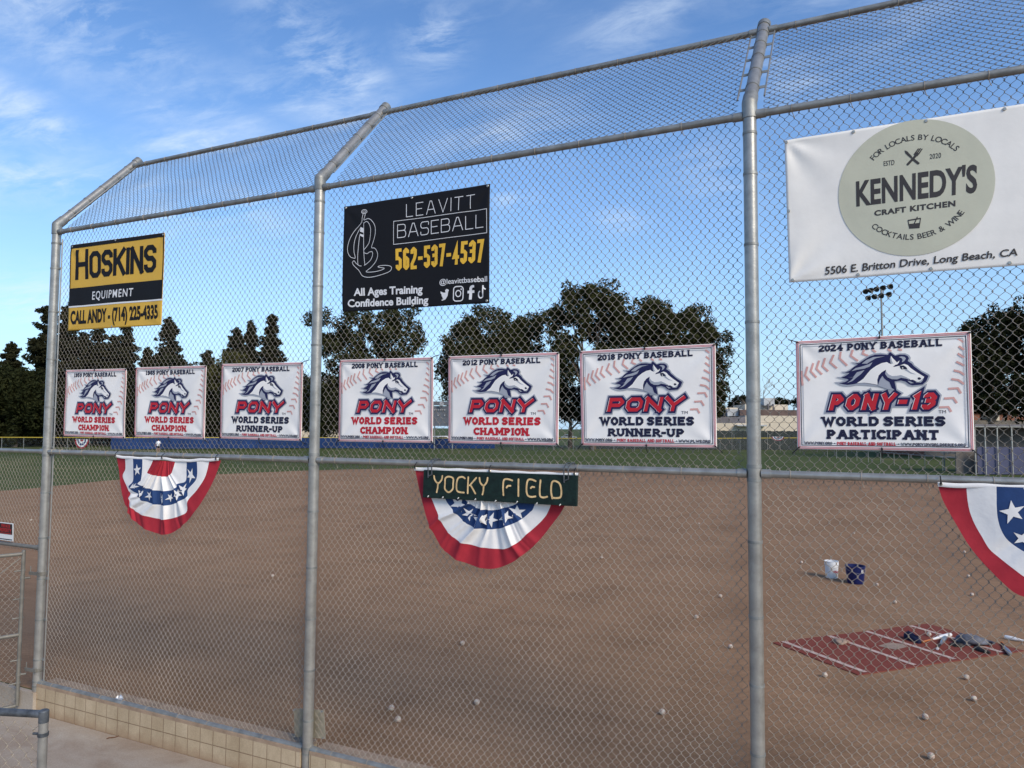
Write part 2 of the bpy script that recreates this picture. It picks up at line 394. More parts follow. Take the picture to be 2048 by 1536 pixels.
hmix = N_mix(mdirt, .5, fine, strk); hmix = N_mix(mdirt, .35, hmix, ft); l.new(hmix, bp.inputs['Height']); l.new(bp.outputs[0], b.inputs['Normal'])
MT['dirt'] = mdirt
mg = mat('outfield_grass', (.05, .07, .03), .9, spec=.1)
n, l, b = nodes_of(mg)
g1 = N_noise(mg, .12, 4, .55, (1, .6, 1), .3); g2 = N_noise(mg, 1.4, 6, .7, (1, .5, 1), .2); g3 = N_noise(mg, 14, 4, .7)
c1 = N_ramp(mg, g1, [(.3, (.056, .080, .024)), (.55, (.080, .100, .034)), (.75, (.118, .120, .052))])
c2 = N_ramp(mg, g2, [(.25, (.66, .66, .66)), (.75, (1.3, 1.28, 1.2))]); c3 = N_ramp(mg, g3, [(.25, (.6, .6, .6)), (.75, (1.35, 1.35, 1.3))])
cc = N_mix(mg, 1., c1, c2, 'MULTIPLY'); cc = N_mix(mg, 1., cc, c3, 'MULTIPLY'); l.new(cc, b.inputs['Base Color'])
bp = n.new('ShaderNodeBump'); bp.inputs['Strength'].default_value = .8; bp.inputs['Distance'].default_value = .05
l.new(g3, bp.inputs['Height']); l.new(bp.outputs[0], b.inputs['Normal'])
mcon = mat('stained_concrete', (.4, .33, .27), .85, spec=.2)
n, l, b = nodes_of(mcon)
a1 = N_noise(mcon, 1.1, 6, .6, (1, 1.6, 1), .2, .6); a2 = N_noise(mcon, 60, 4, .7); a3 = N_noise(mcon, .5, 4, .5, (.5, 2.5, 1), .1, .4)
c1 = N_ramp(mcon, a1, [(.3, (.30, .235, .18)), (.5, (.38, .325, .265)), (.72, (.43, .385, .325))])
c2 = N_ramp(mcon, a2, [(.3, (.82, .82, .82)), (.7, (1.12, 1.12, 1.12))]); c3 = N_ramp(mcon, a3, [(.4, (.8, .72, .65)), (.6, (1., 1., 1.))])
cc = N_mix(mcon, 1., c1, c2, 'MULTIPLY'); cc = N_mix(mcon, .8, cc, c3, 'MULTIPLY'); l.new(cc, b.inputs['Base Color'])
bp = n.new('ShaderNodeBump'); bp.inputs['Strength'].default_value = .25; bp.inputs['Distance'].default_value = .004
l.new(a2, bp.inputs['Height']); l.new(bp.outputs[0], b.inputs['Normal'])

CZ = -.28                                   # concrete walk level on the spectator side
grid_sheet('ground', -900, 900, -.02, 1400, -.008, 10, 10, mg)
V = [(-900, -400, CZ-.01), (900, -400, CZ-.01), (900, -.02, CZ-.01), (-900, -.02, CZ-.01), (900, -.02, -.008), (-900, -.02, -.008)]
grid_sheet('walk_subgrade', -300, 300, -300, -.02, CZ-.012, 2, 2, MT['dirt'])
grid_sheet('concrete_walk', -30, 30, -12, -.02, CZ, 2, 2, mcon)
# step between the two levels left of the block wall
mb = MB(); mb.box((-40, -.09, CZ-.1), (.065, -.02, -.004)); tag(mb.build('step', mcon), kind='structure')
# infield clay sheet, ragged edge against the grass
edge_px = [(0, 985), (240, 957), (440, 948), (630, 940), (830, 936), (1050, 937), (1250, 941), (1450, 946), (1700, 950), (2048, 955)]
pts = [GZ(*q)[:2] for q in edge_px]
pts = [np.array([-46., 1.0]), np.array([-36., 8.5])] + pts + [np.array([38., 50.]), np.array([45., 30.]), np.array([48., 1.])]
dens = []
for a, c in zip(pts[:-1], pts[1:]):
    m_ = max(2, int(np.linalg.norm(c-a)/.5))
    for i in range(m_): dens.append(a+(c-a)*i/m_)
# smooth the corners
dens = np.array(dens)
for _ in range(60): dens[1:-1] = .5*dens[1:-1]+.25*(dens[:-2]+dens[2:])
dens += RNG.normal(0, .07, dens.shape)
poly = [(x, y, -.004) for x, y in dens] + [(48., -.0, -.004), (-46., -.0, -.004)]
tris = tessellate_polygon([[Vector(p) for p in poly]])
tag(mesh_obj('infield_dirt', poly, [list(t) for t in tris], MT['dirt']), kind='structure')
for f in bpy.data.objects['infield_dirt'].data.polygons:
    if f.normal.z < 0: f.flip()

# ------------------------------------------------------------------ chain link
def weave(u0, u1, v0, v1, O, U, Vd, Nn, hp=.0377, hv=.0452, r=.0023, amp=.006, ph=0., jit=.0016):
    """woven zig-zag wires over a rectangle; returns verts, quads"""
    O, U, Vd, Nn = [np.asarray(a, float) for a in (O, U, Vd, Nn)]
    nw = int((u1-u0)/hp); nv = int((v1-v0)/hv)+1
    i = np.arange(nw)[:, None]; j = np.arange(nv)[None, :]
    side = ((i+j) % 2); ov = .0026; dv = .0055; dn = r*2.1
    u = u0+i*hp+side*hp+np.where(side == 1, ov, -ov)
    v = np.broadcast_to(v0+j*hv, u.shape).copy()
    sg_out = np.where(side == 0, 1., -1.); sg_in = -sg_out          # a wire runs rightwards in front, leftwards behind
    u = np.repeat(u, 2, axis=1); side2 = np.repeat(side, 2, axis=1)
    v = np.stack([v-dv, v+dv], -1).reshape(nw, -1); nn = np.stack([dn*sg_in, dn*sg_out], -1).reshape(nw, -1); nv = nv*2
    uu, vv = u.copy(), v.copy()
    jt = np.repeat(RNG.normal(0, jit, (nw, nv//2)), 2, axis=1); jt2 = np.repeat(RNG.normal(0, jit, (nw, nv//2)), 2, axis=1)
    u = u+amp*np.sin(vv*2.1+uu*.9+ph)+amp*.6*np.sin(vv*5.3-uu*1.7+2*ph)+jt
    v = v+amp*.7*np.sin(uu*2.6-vv*.6+ph)+amp*.4*np.sin(uu*6.1+vv*1.1)+jt2
    nn = nn+.012*np.sin(uu*1.9+vv*1.3+ph)+.006*np.sin(uu*4.1-vv*2.3)
    rr = r*1.3
    off = [(rr, 0), (0, r), (-rr, 0), (0, -r)]
    P = np.stack([O+((u+a)[..., None])*U+v[..., None]*Vd+((nn+c)[..., None])*Nn for a, c in off], axis=2)   # nw,nv,4,3
    idx = np.arange(nw*nv*4).reshape(nw, nv, 4)
    qs = []
    for k in range(4):
        k2 = (k+1) % 4
        qs.append(np.stack([idx[:, :-1, k], idx[:, :-1, k2], idx[:, 1:, k2], idx[:, 1:, k]], -1).reshape(-1, 4))
    return P.reshape(-1, 3), np.concatenate(qs)

# ------------------------------------------------------------------ the backstop
BAY = 4.572
ZB, ZM, ZT, AY, AZ = .10, 3.152, 6.156, 1.211, 1.303
PR, RR = .056, .031
bs = empty('backstop_fence', (BAY, 0, 0))
tag(bs, 'tall galvanized chain-link backstop with bent overhang, hung with banners in front of the infield', 'fence')
arm = np.array([0, AY, AZ]); al = np.linalg.norm(arm); ad = arm/al
def ring(mb, c, ax, r, h, n=20, m=0): mb.tube([np.asarray(c)-np.asarray(ax)*h/2, np.asarray(c)+np.asarray(ax)*h/2], r, n, m)
for k in range(4):
    x = BAY*k
    mb = MB()
    mb.tube([(x, 0, CZ-.1), (x, 0, ZT-.02), (x, 0, ZT+.10)], PR, 24)
    b0 = np.array([x, 0, ZT+.10]); b1 = b0+ad*(al-.10)
    mb.tube([b0-ad*.01, b1+ad*.10], PR, 24)
    mb.ball(b0, PR*1.02, 20, 12)
    post = mb.build('post', MT['steel'], bs, smooth=True)
    mb = MB()                                   # sleeves at the bend, dome cap at the end of the arm
    mb.tube([b0-np.array([0, 0, .13]), b0+np.array([0, 0, .005])], PR+.007, 24); mb.tube([b0, b0+ad*.13], PR+.007, 24); mb.ball(b0, PR+.0075, 20, 12)
    mb.build('bend_sleeve', MT['steel_dull'], post, smooth=True)
    mb = MB(); mb.tube([b1+ad*.03, b1+ad*.12, b1+ad*.135], [PR+.008, PR+.008, PR*.75], 24)
    mb.build('end_cap', MT['steel_dull'], post, smooth=True)
    zs = [.06, .12, .40, .92, 1.46, 2.0, 2.6, ZM-.05, ZM+.06, 3.75, 4.4, 5.05, 5.65, ZT-.16]
    for z in zs:
        mb = MB(); ring(mb, (x, 0, z), (0, 0, 1), PR+.004, .022 if z not in (ZM-.05, ZM+.06) else .03)
        if k in (0, 3):
            mb.box((x+(PR if k == 0 else -PR-.05), .005, z-.011), (x+(PR+.05 if k == 0 else -PR), .03, z+.011))
        mb.build('tension_band', MT['steel_dull'], post, smooth=True)
    for t in (.3, .62, .95, 1.25, 1.52):
        mb = MB(); ring(mb, b0+ad*t, ad, PR+.004, .022)
        for sx in (-1, 1): mb.box((x+sx*(PR+.03)-.03, b0[1]+ad[1]*t-.004, b0[2]+ad[2]*t-.011), (x+sx*(PR+.03)+.03, b0[1]+ad[1]*t+.006, b0[2]+ad[2]*t+.011))
        mb.build('tension_band', MT['steel_dull'], post, smooth=True)
    for sx in ((1,) if k == 0 else (-1,) if k == 3 else (-1, 1)):
        mb = MB(); q = np.array([sx*(PR+.055), .01, 0]); mb.tube([b0+q+ad*.12, b0+q+ad*1.62], .008, 8)
        if k in (0, 3): mb.tube([(x+sx*(PR+.045), .02, .1), (x+sx*(PR+.045), .02, ZT-.1)], .009, 8)
        mb.build('tension_bar', MT['steel'], post, smooth=True)
for k in range(3):
    x0, x1 = BAY*k+PR, BAY*(k+1)-PR
    for z, y, mm in ((ZB, 0, 'steel_dull'), (ZM, 0, 'steel'), (ZT, 0, 'steel_dull'), (b0[2]+ad[2]*1.62, ad[1]*1.62, 'steel_dull')):
        mb = MB(); mb.tube([(x0, y, z), (x1, y, z)], RR, 18)
        for xe, sg in ((x0, 1), (x1, -1)):
            mb.tube([(xe, y, z), (xe+sg*.075, y, z)], RR+.007, 18); mb.box((min(xe, xe-sg*.03), y-.012, z-.03), (max(xe, xe-sg*.03), y+.012, z+.03))
        xj = x0+(x1-x0)*.52; mb.tube([(xj-.06, y, z), (xj+.06, y, z)], RR+.003, 18)
        rail = mb.build('rail', MT[mm], bs, smooth=True)
        for xx in np.arange(x0+.25, x1-.2, .46):   # wire ties round the rail, tails twisted below
            xx += RNG.normal(0, .03)
            mb = MB()
            mb.tube([(xx, y+(RR+.003)*math.cos(a), z+(RR+.003)*math.sin(a)) for a in np.linspace(-1.9, 2*math.pi-1.9, 13)]
                    + [(xx+.006, y+.002, z-RR-.012), (xx+.012, y+.004, z-RR-.034), (xx+.02, y+.006, z-RR-.052)], .0028, 6)
            mb.build('wire_tie', MT['wire'], rail)
    for (z0, z1, yy, ph) in ((ZB-.075, ZM+.005, .040, k*1.3), (ZM-.01, ZT+.04, .047, k*2.1+.7)):
        V, Q = weave(x0+.02, x1-.01, z0, z1, (0, yy, 0), (1, 0, 0), (0, 0, 1), (0, 1, 0), ph=ph)
        mb = MB()                               # selvage: twisted wire ends beyond the rail
        sg, zz_ = (-1, z0+.004) if z0 < 1 else (-1, z0)
        for e_ in ((0, 1) if z0 < 1 else (0,)):
            sg, zz_ = ((-1, z0+.004), (1, z1-.004))[e_]
            for xx in np.arange(x0+.05, x1-.03, .0754):
                h = .05+RNG.uniform(-.01, .018)
                mb.tube([(xx-.036, yy-.002, zz_), (xx, yy-.010, zz_+sg*h), (xx+.036, yy, zz_)], .0024, 4, cap=False)
        V2 = np.array(mb.V); Q2 = np.array(mb.F)+len(V)
        mesh_obj('chain_link_mesh', np.concatenate([V, V2]), np.concatenate([Q, Q2]), MT['wire' if z0 < 1 else 'wire_shaded'], bs)
    nrm = np.array([0, -ad[2], ad[1]])
    o0 = np.array([0, .025, ZT+.01]); o1 = np.array([0, ad[1]*1.62, b0[2]+ad[2]*1.62]); ol_ = np.linalg.norm(o1-o0); od = (o1-o0)/ol_
    V, Q = weave(x0+.06, x1-.05, .0, ol_+.01, o0, (1, 0, 0), od, np.array([0, -od[2], od[1]]), ph=k*1.1+.3, amp=.010, hv=.0452)
    mesh_obj('overhang_mesh', V, Q, MT['wire_underside'], bs)

# low block wall the fence stands on
mblk = mat('scored_tan_block', (.5, .37, .21), .9, spec=.15)
n, l, b = nodes_of(mblk)
c = n.new('ShaderNodeTexCoord'); sx_ = n.new('ShaderNodeSeparateXYZ'); l.new(c.outputs['Object'], sx_.inputs[0])
cb = n.new('ShaderNodeCombineXYZ'); l.new(sx_.outputs[0], cb.inputs[0]); l.new(sx_.outputs[2], cb.inputs[1])
br = n.new('ShaderNodeTexBrick'); l.new(cb.outputs[0], br.inputs['Vector']); br.offset = 0; br.inputs['Scale'].default_value = 1
br.inputs['Brick Width'].default_value = .2; br.inputs['Row Height'].default_value = .188; br.inputs['Mortar Size'].default_value = .0055; br.inputs['Mortar Smooth'].default_value = .2
br.inputs['Color1'].default_value = (.47, .37, .25, 1); br.inputs['Color2'].default_value = (.53, .43, .30, 1); br.inputs['Mortar'].default_value = (.30, .22, .145, 1)
d1 = N_noise(mblk, 3, 6, .65, (1, 1, .6)); d2 = N_noise(mblk, 90, 3, .6)
q1 = N_ramp(mblk, d1, [(.3, (.78, .74, .68)), (.7, (1.1, 1.08, 1.05))]); q2 = N_ramp(mblk, d2, [(.3, (.85, .85, .85)), (.7, (1.1, 1.1, 1.1))])
cc = N_mix(mblk, 1., br.outputs['Color'], q1, 'MULTIPLY'); cc = N_mix(mblk, 1., cc, q2, 'MULTIPLY')
zr = n.new('ShaderNodeMath'); zr.operation = 'MULTIPLY_ADD'; l.new(sx_.outputs[2], zr.inputs[0]); zr.inputs[1].default_value = -4.; l.new(N_noise(mblk, 5, 6, .7, (1, 1, 1.5)), zr.inputs[2])
sp_ = N_ramp(mblk, zr.outputs[0], [(.0, 0.), (.55, .75)]); cc = N_mix(mblk, sp_, cc, (.30, .19, .115)); l.new(cc, b.inputs['Base Color'])
bp = n.new('ShaderNodeBump'); bp.invert = True; bp.inputs['Strength'].default_value = .8; bp.inputs['Distance'].default_value = .008
l.new(br.outputs['Fac'], bp.inputs['Height']); l.new(bp.outputs[0], b.inputs['Normal'])
mledge = mat('dusty_wall_cap', (.34, .245, .17), .95, 0, .25, 6, .4, 60, spec=.1)
wall = empty('block_wall', (.05, 0, CZ))
tag(wall, 'low tan wall of scored square blocks under the backstop fence', 'wall')
xs = [0, BAY, 2*BAY, 3*BAY]
mb = MB()
for k in range(3): mb.box((xs[k]+.06, -.047, CZ-.1), (xs[k+1]-.06, .220, CZ+.376-.03))
mb.build('wall_face', mblk, wall)
mb = MB()
for k in range(3): mb.box((xs[k]+.06, -.047, CZ+.346), (xs[k+1]-.06, .225, CZ+.382))
mb.build('wall_cap', mledge, wall)

# ------------------------------------------------------------------ printing on banners
G = {  # centre-line letter shapes, unit height; a third number rounds that corner
 'A': (.80, [([(0,0),(.33,1),(.47,1),(.8,0)],0), ([(.15,.34),(.65,.34)],0)]),
 'B': (.70, [([(0,0),(0,1),(.66,1,1),(.66,.53,1),(0,.53)],0), ([(.1,.53),(.7,.53,1),(.7,0,1),(0,0)],0)]),
 'C': (.68, [([(.68,.72),(.68,1,1),(0,1,1),(0,0,1),(.68,0,1),(.68,.28)],0)]),
 'D': (.70, [([(0,0),(0,1),(.7,1,1),(.7,0,1)],1)]),
 'E': (.62, [([(.62,1),(0,1),(0,0),(.62,0)],0), ([(0,.52),(.5,.52)],0)]),
 'F': (.60, [([(.6,1),(0,1),(0,0)],0), ([(0,.5),(.48,.5)],0)]),
 'G': (.70, [([(.7,.74),(.7,1,1),(0,1,1),(0,0,1),(.7,0,1),(.7,.46),(.42,.46)],0)]),
 'H': (.70, [([(0,0),(0,1)],0), ([(.7,0),(.7,1)],0), ([(0,.5),(.7,.5)],0)]),
 'I': (.0, [([(0,0),(0,1)],0)]),
 'K': (.70, [([(0,0),(0,1)],0), ([(.66,1),(.04,.42)],0), ([(.24,.6),(.7,0)],0)]),
 'L': (.58, [([(0,1),(0,0),(.58,0)],0)]),
 'M': (.92, [([(0,0),(0,1)],0), ([(0,1),(.46,.28),(.92,1)],0), ([(.92,1),(.92,0)],0)]),
 'N': (.72, [([(0,0),(0,1)],0), ([(0,1),(.72,0)],0), ([(.72,0),(.72,1)],0)]),
 'O': (.70, [([(0,0,1),(0,1,1),(.7,1,1),(.7,0,1)],1)]),
 'P': (.66, [([(0,0),(0,1),(.66,1,1),(.66,.44,1),(0,.44)],0)]),
 'R': (.70, [([(0,0),(0,1),(.66,1,1),(.66,.46,1),(0,.46)],0), ([(.34,.46),(.7,0)],0)]),
 'S': (.66, [([(.66,.74),(.66,1,1),(0,1,1),(0,.52,1),(.66,.52,1),(.66,0,1),(0,0,1),(0,.26)],0)]),
 'T': (.70, [([(0,1),(.7,1)],0), ([(.35,1),(.35,0)],0)]),
 'U': (.70, [([(0,1),(0,0,1),(.7,0,1),(.7,1)],0)]),
 'V': (.76, [([(0,1),(.38,0),(.76,1)],0)]),
 'W': (1.05, [([(0,1),(.26,0),(.52,.8),(.78,0),(1.05,1)],0)]),
 'Y': (.76, [([(0,1),(.38,.42),(.76,1)],0), ([(.38,.44),(.38,0)],0)]),
 '0': (.60, [([(0,0,1),(0,1,1),(.6,1,1),(.6,0,1)],1)]),
 '1': (.26, [([(0,.80),(.24,1),(.24,0)],0)]),
 '2': (.60, [([(0,.74),(0,1,1),(.6,1,1),(.6,.58,1),(0,.2),(0,0),(.6,0)],0)]),
 '3': (.62, [([(0,.78),(0,1,1),(.62,1,1),(.62,.53,1),(.2,.53)],0), ([(.3,.53),(.62,.53,1),(.62,0,1),(0,0,1),(0,.22)],0)]),
 '4': (.66, [([(.48,0),(.48,1),(0,.3),(.66,.3)],0)]),
 '5': (.60, [([(.58,1),(0,1),(0,.56),(.6,.56,1),(.6,0,1),(0,0,1),(0,.22)],0)]),
 '6': (.60, [([(.58,.80),(.58,1,1),(0,1,1),(0,0,1),(.6,0,1),(.6,.55,1),(0,.55)],0)]),
 '7': (.60, [([(0,1),(.6,1),(.22,0)],0)]),
 '8': (.60, [([(.02,.53,1),(.02,1,1),(.58,1,1),(.58,.53,1)],1), ([(0,0,1),(0,.53,1),(.6,.53,1),(.6,0,1)],1)]),
 '9': (.60, [([(.02,.20),(.02,0,1),(.6,0,1),(.6,1,1),(0,1,1),(0,.45,1),(.6,.45)],0)]),
 '-': (.30, [([(0,.46),(.30,.46)],0)]),
 '.': (.0, [([(0,0),(0,.0001)],0)]), '*': (.0, [([(0,.42),(0,.4201)],0)]),
}
SERIF = set('AFHIKMNPRTUVWYB1479LE')
def round_poly(pts, closed, rad, n):
    """pts (x,y,flag) metric -> plain list with flagged corners rounded / chamfered"""
    out = []; k = len(pts)
    for i, p in enumerate(pts):
        P = np.array(p[:2]); fl = p[2] if len(p) > 2 else 0
        if not fl or (not closed and i in (0, k-1)): out.append(P); continue
        A = np.array(pts[(i-1) % k][:2]); B = np.array(pts[(i+1) % k][:2])
        da, db = A-P, B-P; la, lb = np.linalg.norm(da), np.linalg.norm(db)
        r = min(rad, la*.48, lb*.48); a = P+da/la*r; b_ = P+db/lb*r
        for t in np.linspace(0, 1, n+1): out.append((1-t)**2*a+2*t*(1-t)*P+t*t*b_)
    return out
def stroke(pts, th, closed=False, cap='flat'):
    """polyline -> list of convex quads (mitred) of width th"""
    P = [np.asarray(p, float)[:2] for p in pts]
    Q = [P[0]]
    for p in P[1:]:
        if np.linalg.norm(p-Q[-1]) > 1e-6: Q.append(p)
    P = Q
    if closed and np.linalg.norm(P[0]-P[-1]) < 1e-6: P = P[:-1]
    k = len(P); h = th/2
    if k < 2: p = P[0]; return [[p+(-h, -h), p+(h, -h), p+(h, h), p+(-h, h)]]
    if np.linalg.norm(P[-1]-P[0]) < 1e-3*th and k == 2:
        p = P[0]; return [[p+np.array((-h, -h)), p+np.array((h, -h)), p+np.array((h, h)), p+np.array((-h, h))]]
    def nrm(a, b): d = b-a; d = d/np.linalg.norm(d); return np.array([-d[1], d[0]])
    Lf, Rt = [], []
    for i in range(k):
        if closed or 0 < i < k-1:
            n1 = nrm(P[i-1], P[i]); n2 = nrm(P[i], P[(i+1) % k]); m_ = n1+n2; ln = np.linalg.norm(m_)
            if ln < .2: m_ = n1; s_ = 1
            else: m_ = m_/ln; s_ = min(1/max(m_@n1, .35), 2.2)
        elif i == 0: m_ = nrm(P[0], P[1]); s_ = 1
        else: m_ = nrm(P[-2], P[-1]); s_ = 1
        Lf.append(P[i]+m_*h*s_); Rt.append(P[i]-m_*h*s_)
    out = []
    for i in range(k if closed else k-1):
        j = (i+1) % k; out.append([Rt[i], Rt[j], Lf[j], Lf[i]])
    if cap == 'round' and not closed:
        for p, q in ((P[0], P[1]), (P[-1], P[-2])):
            d = (p-q)/np.linalg.norm(p-q); a0 = math.atan2(d[1], d[0])
            out.append([p+h*np.array([math.cos(a0+a), math.sin(a0+a)]) for a in np.linspace(-math.pi/2, math.pi/2, 8)])
    return out
def letters(text, Wd, H, th, style='block', gap=None, rad=None, grow=0., shear=0., off=(0, 0), space=.45, fitw=None):
    """-> list of polygons in metric local coords (0..Wd, 0..H)"""
    serif = style == 'serif'; ov = th*.24 if serif else 0
    gap = th*(.16 if serif else .35) if gap is None else gap
    hh = H-th
    tot = 0; fx = 0
    for i, ch in enumerate(text):
        if ch == ' ': fx += space*H*.6; continue
        tot += G[ch][0]; fx += th + (2*ov if ch in SERIF else 0)
        if i < len(text)-1 and text[i+1] != ' ': fx += gap
    k = (Wd-fx)/max(tot*hh, 1e-9)
    polys = []; x = 0; kk = 0
    rad = rad if rad is not None else th*.75
    nseg = {'serif': 1, 'block': 1, 'round': 6, 'thin': 7}[style]
    for i, ch in enumerate(text):
        if ch == ' ': x += space*H*.6; continue
        o_ = ov if ch in SERIF else 0
        w, sts = G[ch]
        x0 = x+o_+th/2
        for pts, cl_ in sts:
            mp = [(x0+p[0]*k*hh, th/2+p[1]*hh) + ((1,) if len(p) > 2 else ()) for p in pts]
            r_ = rad if style != 'thin' else .30*hh
            rp = round_poly(mp, cl_, r_, nseg)
            # extend free ends that sit on the base/cap line to the full height
            if not cl_:
                for e, e2 in ((0, 1), (-1, -2)):
                    if abs(pts[e][1]-pts[e2][1]) > .3 and pts[e][1] in (0, 1) and abs(rp[e][1]-rp[e2][1]) > .4*abs(rp[e][0]-rp[e2][0]):
                        d = rp[e]-rp[e2]; rp[e] = rp[e]+d/abs(d[1])*(th/2)
                    elif abs(pts[e][1]-pts[e2][1]) < .01:
                        d = rp[e]-rp[e2]; rp[e] = rp[e]+d/np.linalg.norm(d)*(th/2)
            if grow:
                for e, e2 in ((0, 1), (-1, -2)):
                    if not cl_: d = rp[e]-rp[e2]; rp[e] = rp[e]+d/np.linalg.norm(d)*grow
            for q in stroke(rp, th+2*grow, cl_, 'round' if style == 'round2' else 'flat'): polys.append((kk, q))
            kk += 1
            if serif and ch in SERIF and not cl_:
                for e, e2 in ((0, 1), (-1, -2)):
                    if pts[e][1] in (0, 1) and abs(pts[e][1]-pts[e2][1]) > .3:
                        cxx = rp[e][0]; y0 = 0 if pts[e][1] == 0 else H-th*.72
                        wv = th*(.5+.27)
                        polys.append((kk, [np.array(v) for v in ((cxx-wv, y0), (cxx+wv, y0), (cxx+wv, y0+th*.72), (cxx-wv, y0+th*.72))])); kk += 1
                        if ch in 'BDPRE' : pass
        x += w*k*hh+th+2*o_
        if i < len(text)-1 and text[i+1] != ' ': x += gap
    out = []
    for kk_, q in polys: out.append((kk_, [np.array([p[0]+off[0]+shear*(p[1]-H/2), p[1]+off[1]]) for p in q]))
    return out
_fc = {}
def font_tris(text, bold=0., spacing=1.):
    key = (text, bold, spacing)
    if key in _fc: return _fc[key]
    cu = bpy.data.curves.new('lettering', 'FONT'); cu.body = text; cu.offset = bold; cu.space_character = spacing; cu.resolution_u = 4
    o = bpy.data.objects.new('lettering', cu); COL.objects.link(o)
    bpy.context.view_layer.update()
    me = bpy.data.meshes.new_from_object(o.evaluated_get(bpy.context.evaluated_depsgraph_get()))
    V = np.array([v.co[:2] for v in me.vertices]); T = []
    me.calc_loop_triangles(); T = [tuple(t.vertices) for t in me.loop_triangles]
    COL.objects.unlink(o); bpy.data.objects.remove(o); bpy.data.curves.remove(cu); bpy.data.meshes.remove(me)
    _fc[key] = (V, T); return V, T
CAPH = None
class Print:
    """flat printing (polygons in a sheet's own x,z plane) with layers; built draped on the sheet"""
    def __init__(s, drape, step=.0011, maxlen=.05, base=.002):
        s.T = []; s.drape = drape; s.step = step; s.ml = maxlen; s.base = base
    def poly(s, pts, layer, m, sub=0):
        pts = [np.asarray(p, float) for p in pts]
        if len(pts) == 3: tr = [(0, 1, 2)]
        elif len(pts) == 4: tr = [(0, 1, 2), (0, 2, 3)]
        else: tr = tessellate_polygon([[Vector((p[0], p[1], 0)) for p in pts]])
        for t in tr: s.tri(pts[t[0]], pts[t[1]], pts[t[2]], layer+sub*.03, m)
    def tri(s, a, b, c, ly, m, dep=0):
        la, lb, lc = np.linalg.norm(b-a), np.linalg.norm(c-b), np.linalg.norm(a-c); mx = max(la, lb, lc)
        if mx > s.ml and dep < 9:
            if mx == la: q = (a+b)/2; s.tri(a, q, c, ly, m, dep+1); s.tri(q, b, c, ly, m, dep+1)
            elif mx == lb: q = (b+c)/2; s.tri(a, b, q, ly, m, dep+1); s.tri(a, q, c, ly, m, dep+1)
            else: q = (c+a)/2; s.tri(a, b, q, ly, m, dep+1); s.tri(q, b, c, ly, m, dep+1)
            return
        if (b[0]-a[0])*(c[1]-a[1])-(b[1]-a[1])*(c[0]-a[0]) < 0: b, c = c, b
        s.T.append((a, b, c, ly, m))
    def quadmap(s, quad):
        bl, br_, tr, tl = [np.asarray(q, float) for q in quad]
        Wd = (np.linalg.norm(br_-bl)+np.linalg.norm(tr-tl))/2; H = (np.linalg.norm(tl-bl)+np.linalg.norm(tr-br_))/2
        def f(p):
            u, v = p[0]/Wd, p[1]/H
            return (1-u)*(1-v)*bl+u*(1-v)*br_+u*v*tr+(1-u)*v*tl
        return f, Wd, H
    def stroke_text(s, quad, text, layer, m, wt=.2, style='block', **kw):
        f, Wd, H = s.quadmap(quad)
        for kk, q in letters(text, Wd, H, wt*H, style, **kw): s.poly([f(p) for p in q], layer, m, kk % 9)
    def font_text(s, quad, text, layer, m, bold=0., spacing=1., full=False):
        """cap height and text width fill the quad"""
        f, Wd, H = s.quadmap(quad); V, T = font_tris(text, bold, spacing)
        Hc = font_tris('H', bold)[0][:, 1]; y0, y1 = (V[:, 1].min(), V[:, 1].max()) if full else (Hc.min(), Hc.max())
        x0, x1 = V[:, 0].min(), V[:, 0].max()
        Q = [f(((p[0]-x0)/(x1-x0)*Wd, (p[1]-y0)/(y1-y0)*H)) for p in V]
        for t in T: s.tri(Q[t[0]], Q[t[1]], Q[t[2]], layer, m)
    def line(s, pts, th, layer, m, closed=False, cap='round'):
        for i, q in enumerate(stroke(pts, th, closed, cap)): s.poly(q, layer, m, i % 3)
    def ring(s, inner, outer, layer, m):
        k = len(inner)
        for i in range(k): s.poly([outer[i], outer[(i+1) % k], inner[(i+1) % k], inner[i]], layer, m)
    def build(s, name, parent):
        ms = []; V = []; Fc = []; mi = []
        for a, b, c, ly, m in s.T:
            if m not in ms: ms.append(m)
            k = len(V)
            for p in (a, b, c): V.append(s.drape(p[0], p[1], ly*s.step+s.base))
            Fc.append((k, k+1, k+2)); mi.append(ms.index(m))
        if not V: return None
        return mesh_obj(name, V, np.array(Fc), [MT[q] for q in ms], parent, mi)
def spline(pts, n=6, closed=True):
    P = [np.asarray(p, float) for p in pts]; k = len(P); out = []
    for i in range(k if closed else k-1):
        p0, p1, p2, p3 = (P[(i-1) % k], P[i], P[(i+1) % k], P[(i+2) % k]) if closed else (P[max(i-1, 0)], P[i], P[i+1], P[min(i+2, k-1)])
        for t in np.arange(n)/n:
            out.append(.5*((2*p1)+(-p0+p2)*t+(2*p0-5*p1+4*p2-p3)*t*t+(-p0+3*p1-3*p2+p3)*t**3))
    if not closed: out.append(P[-1])
    return out
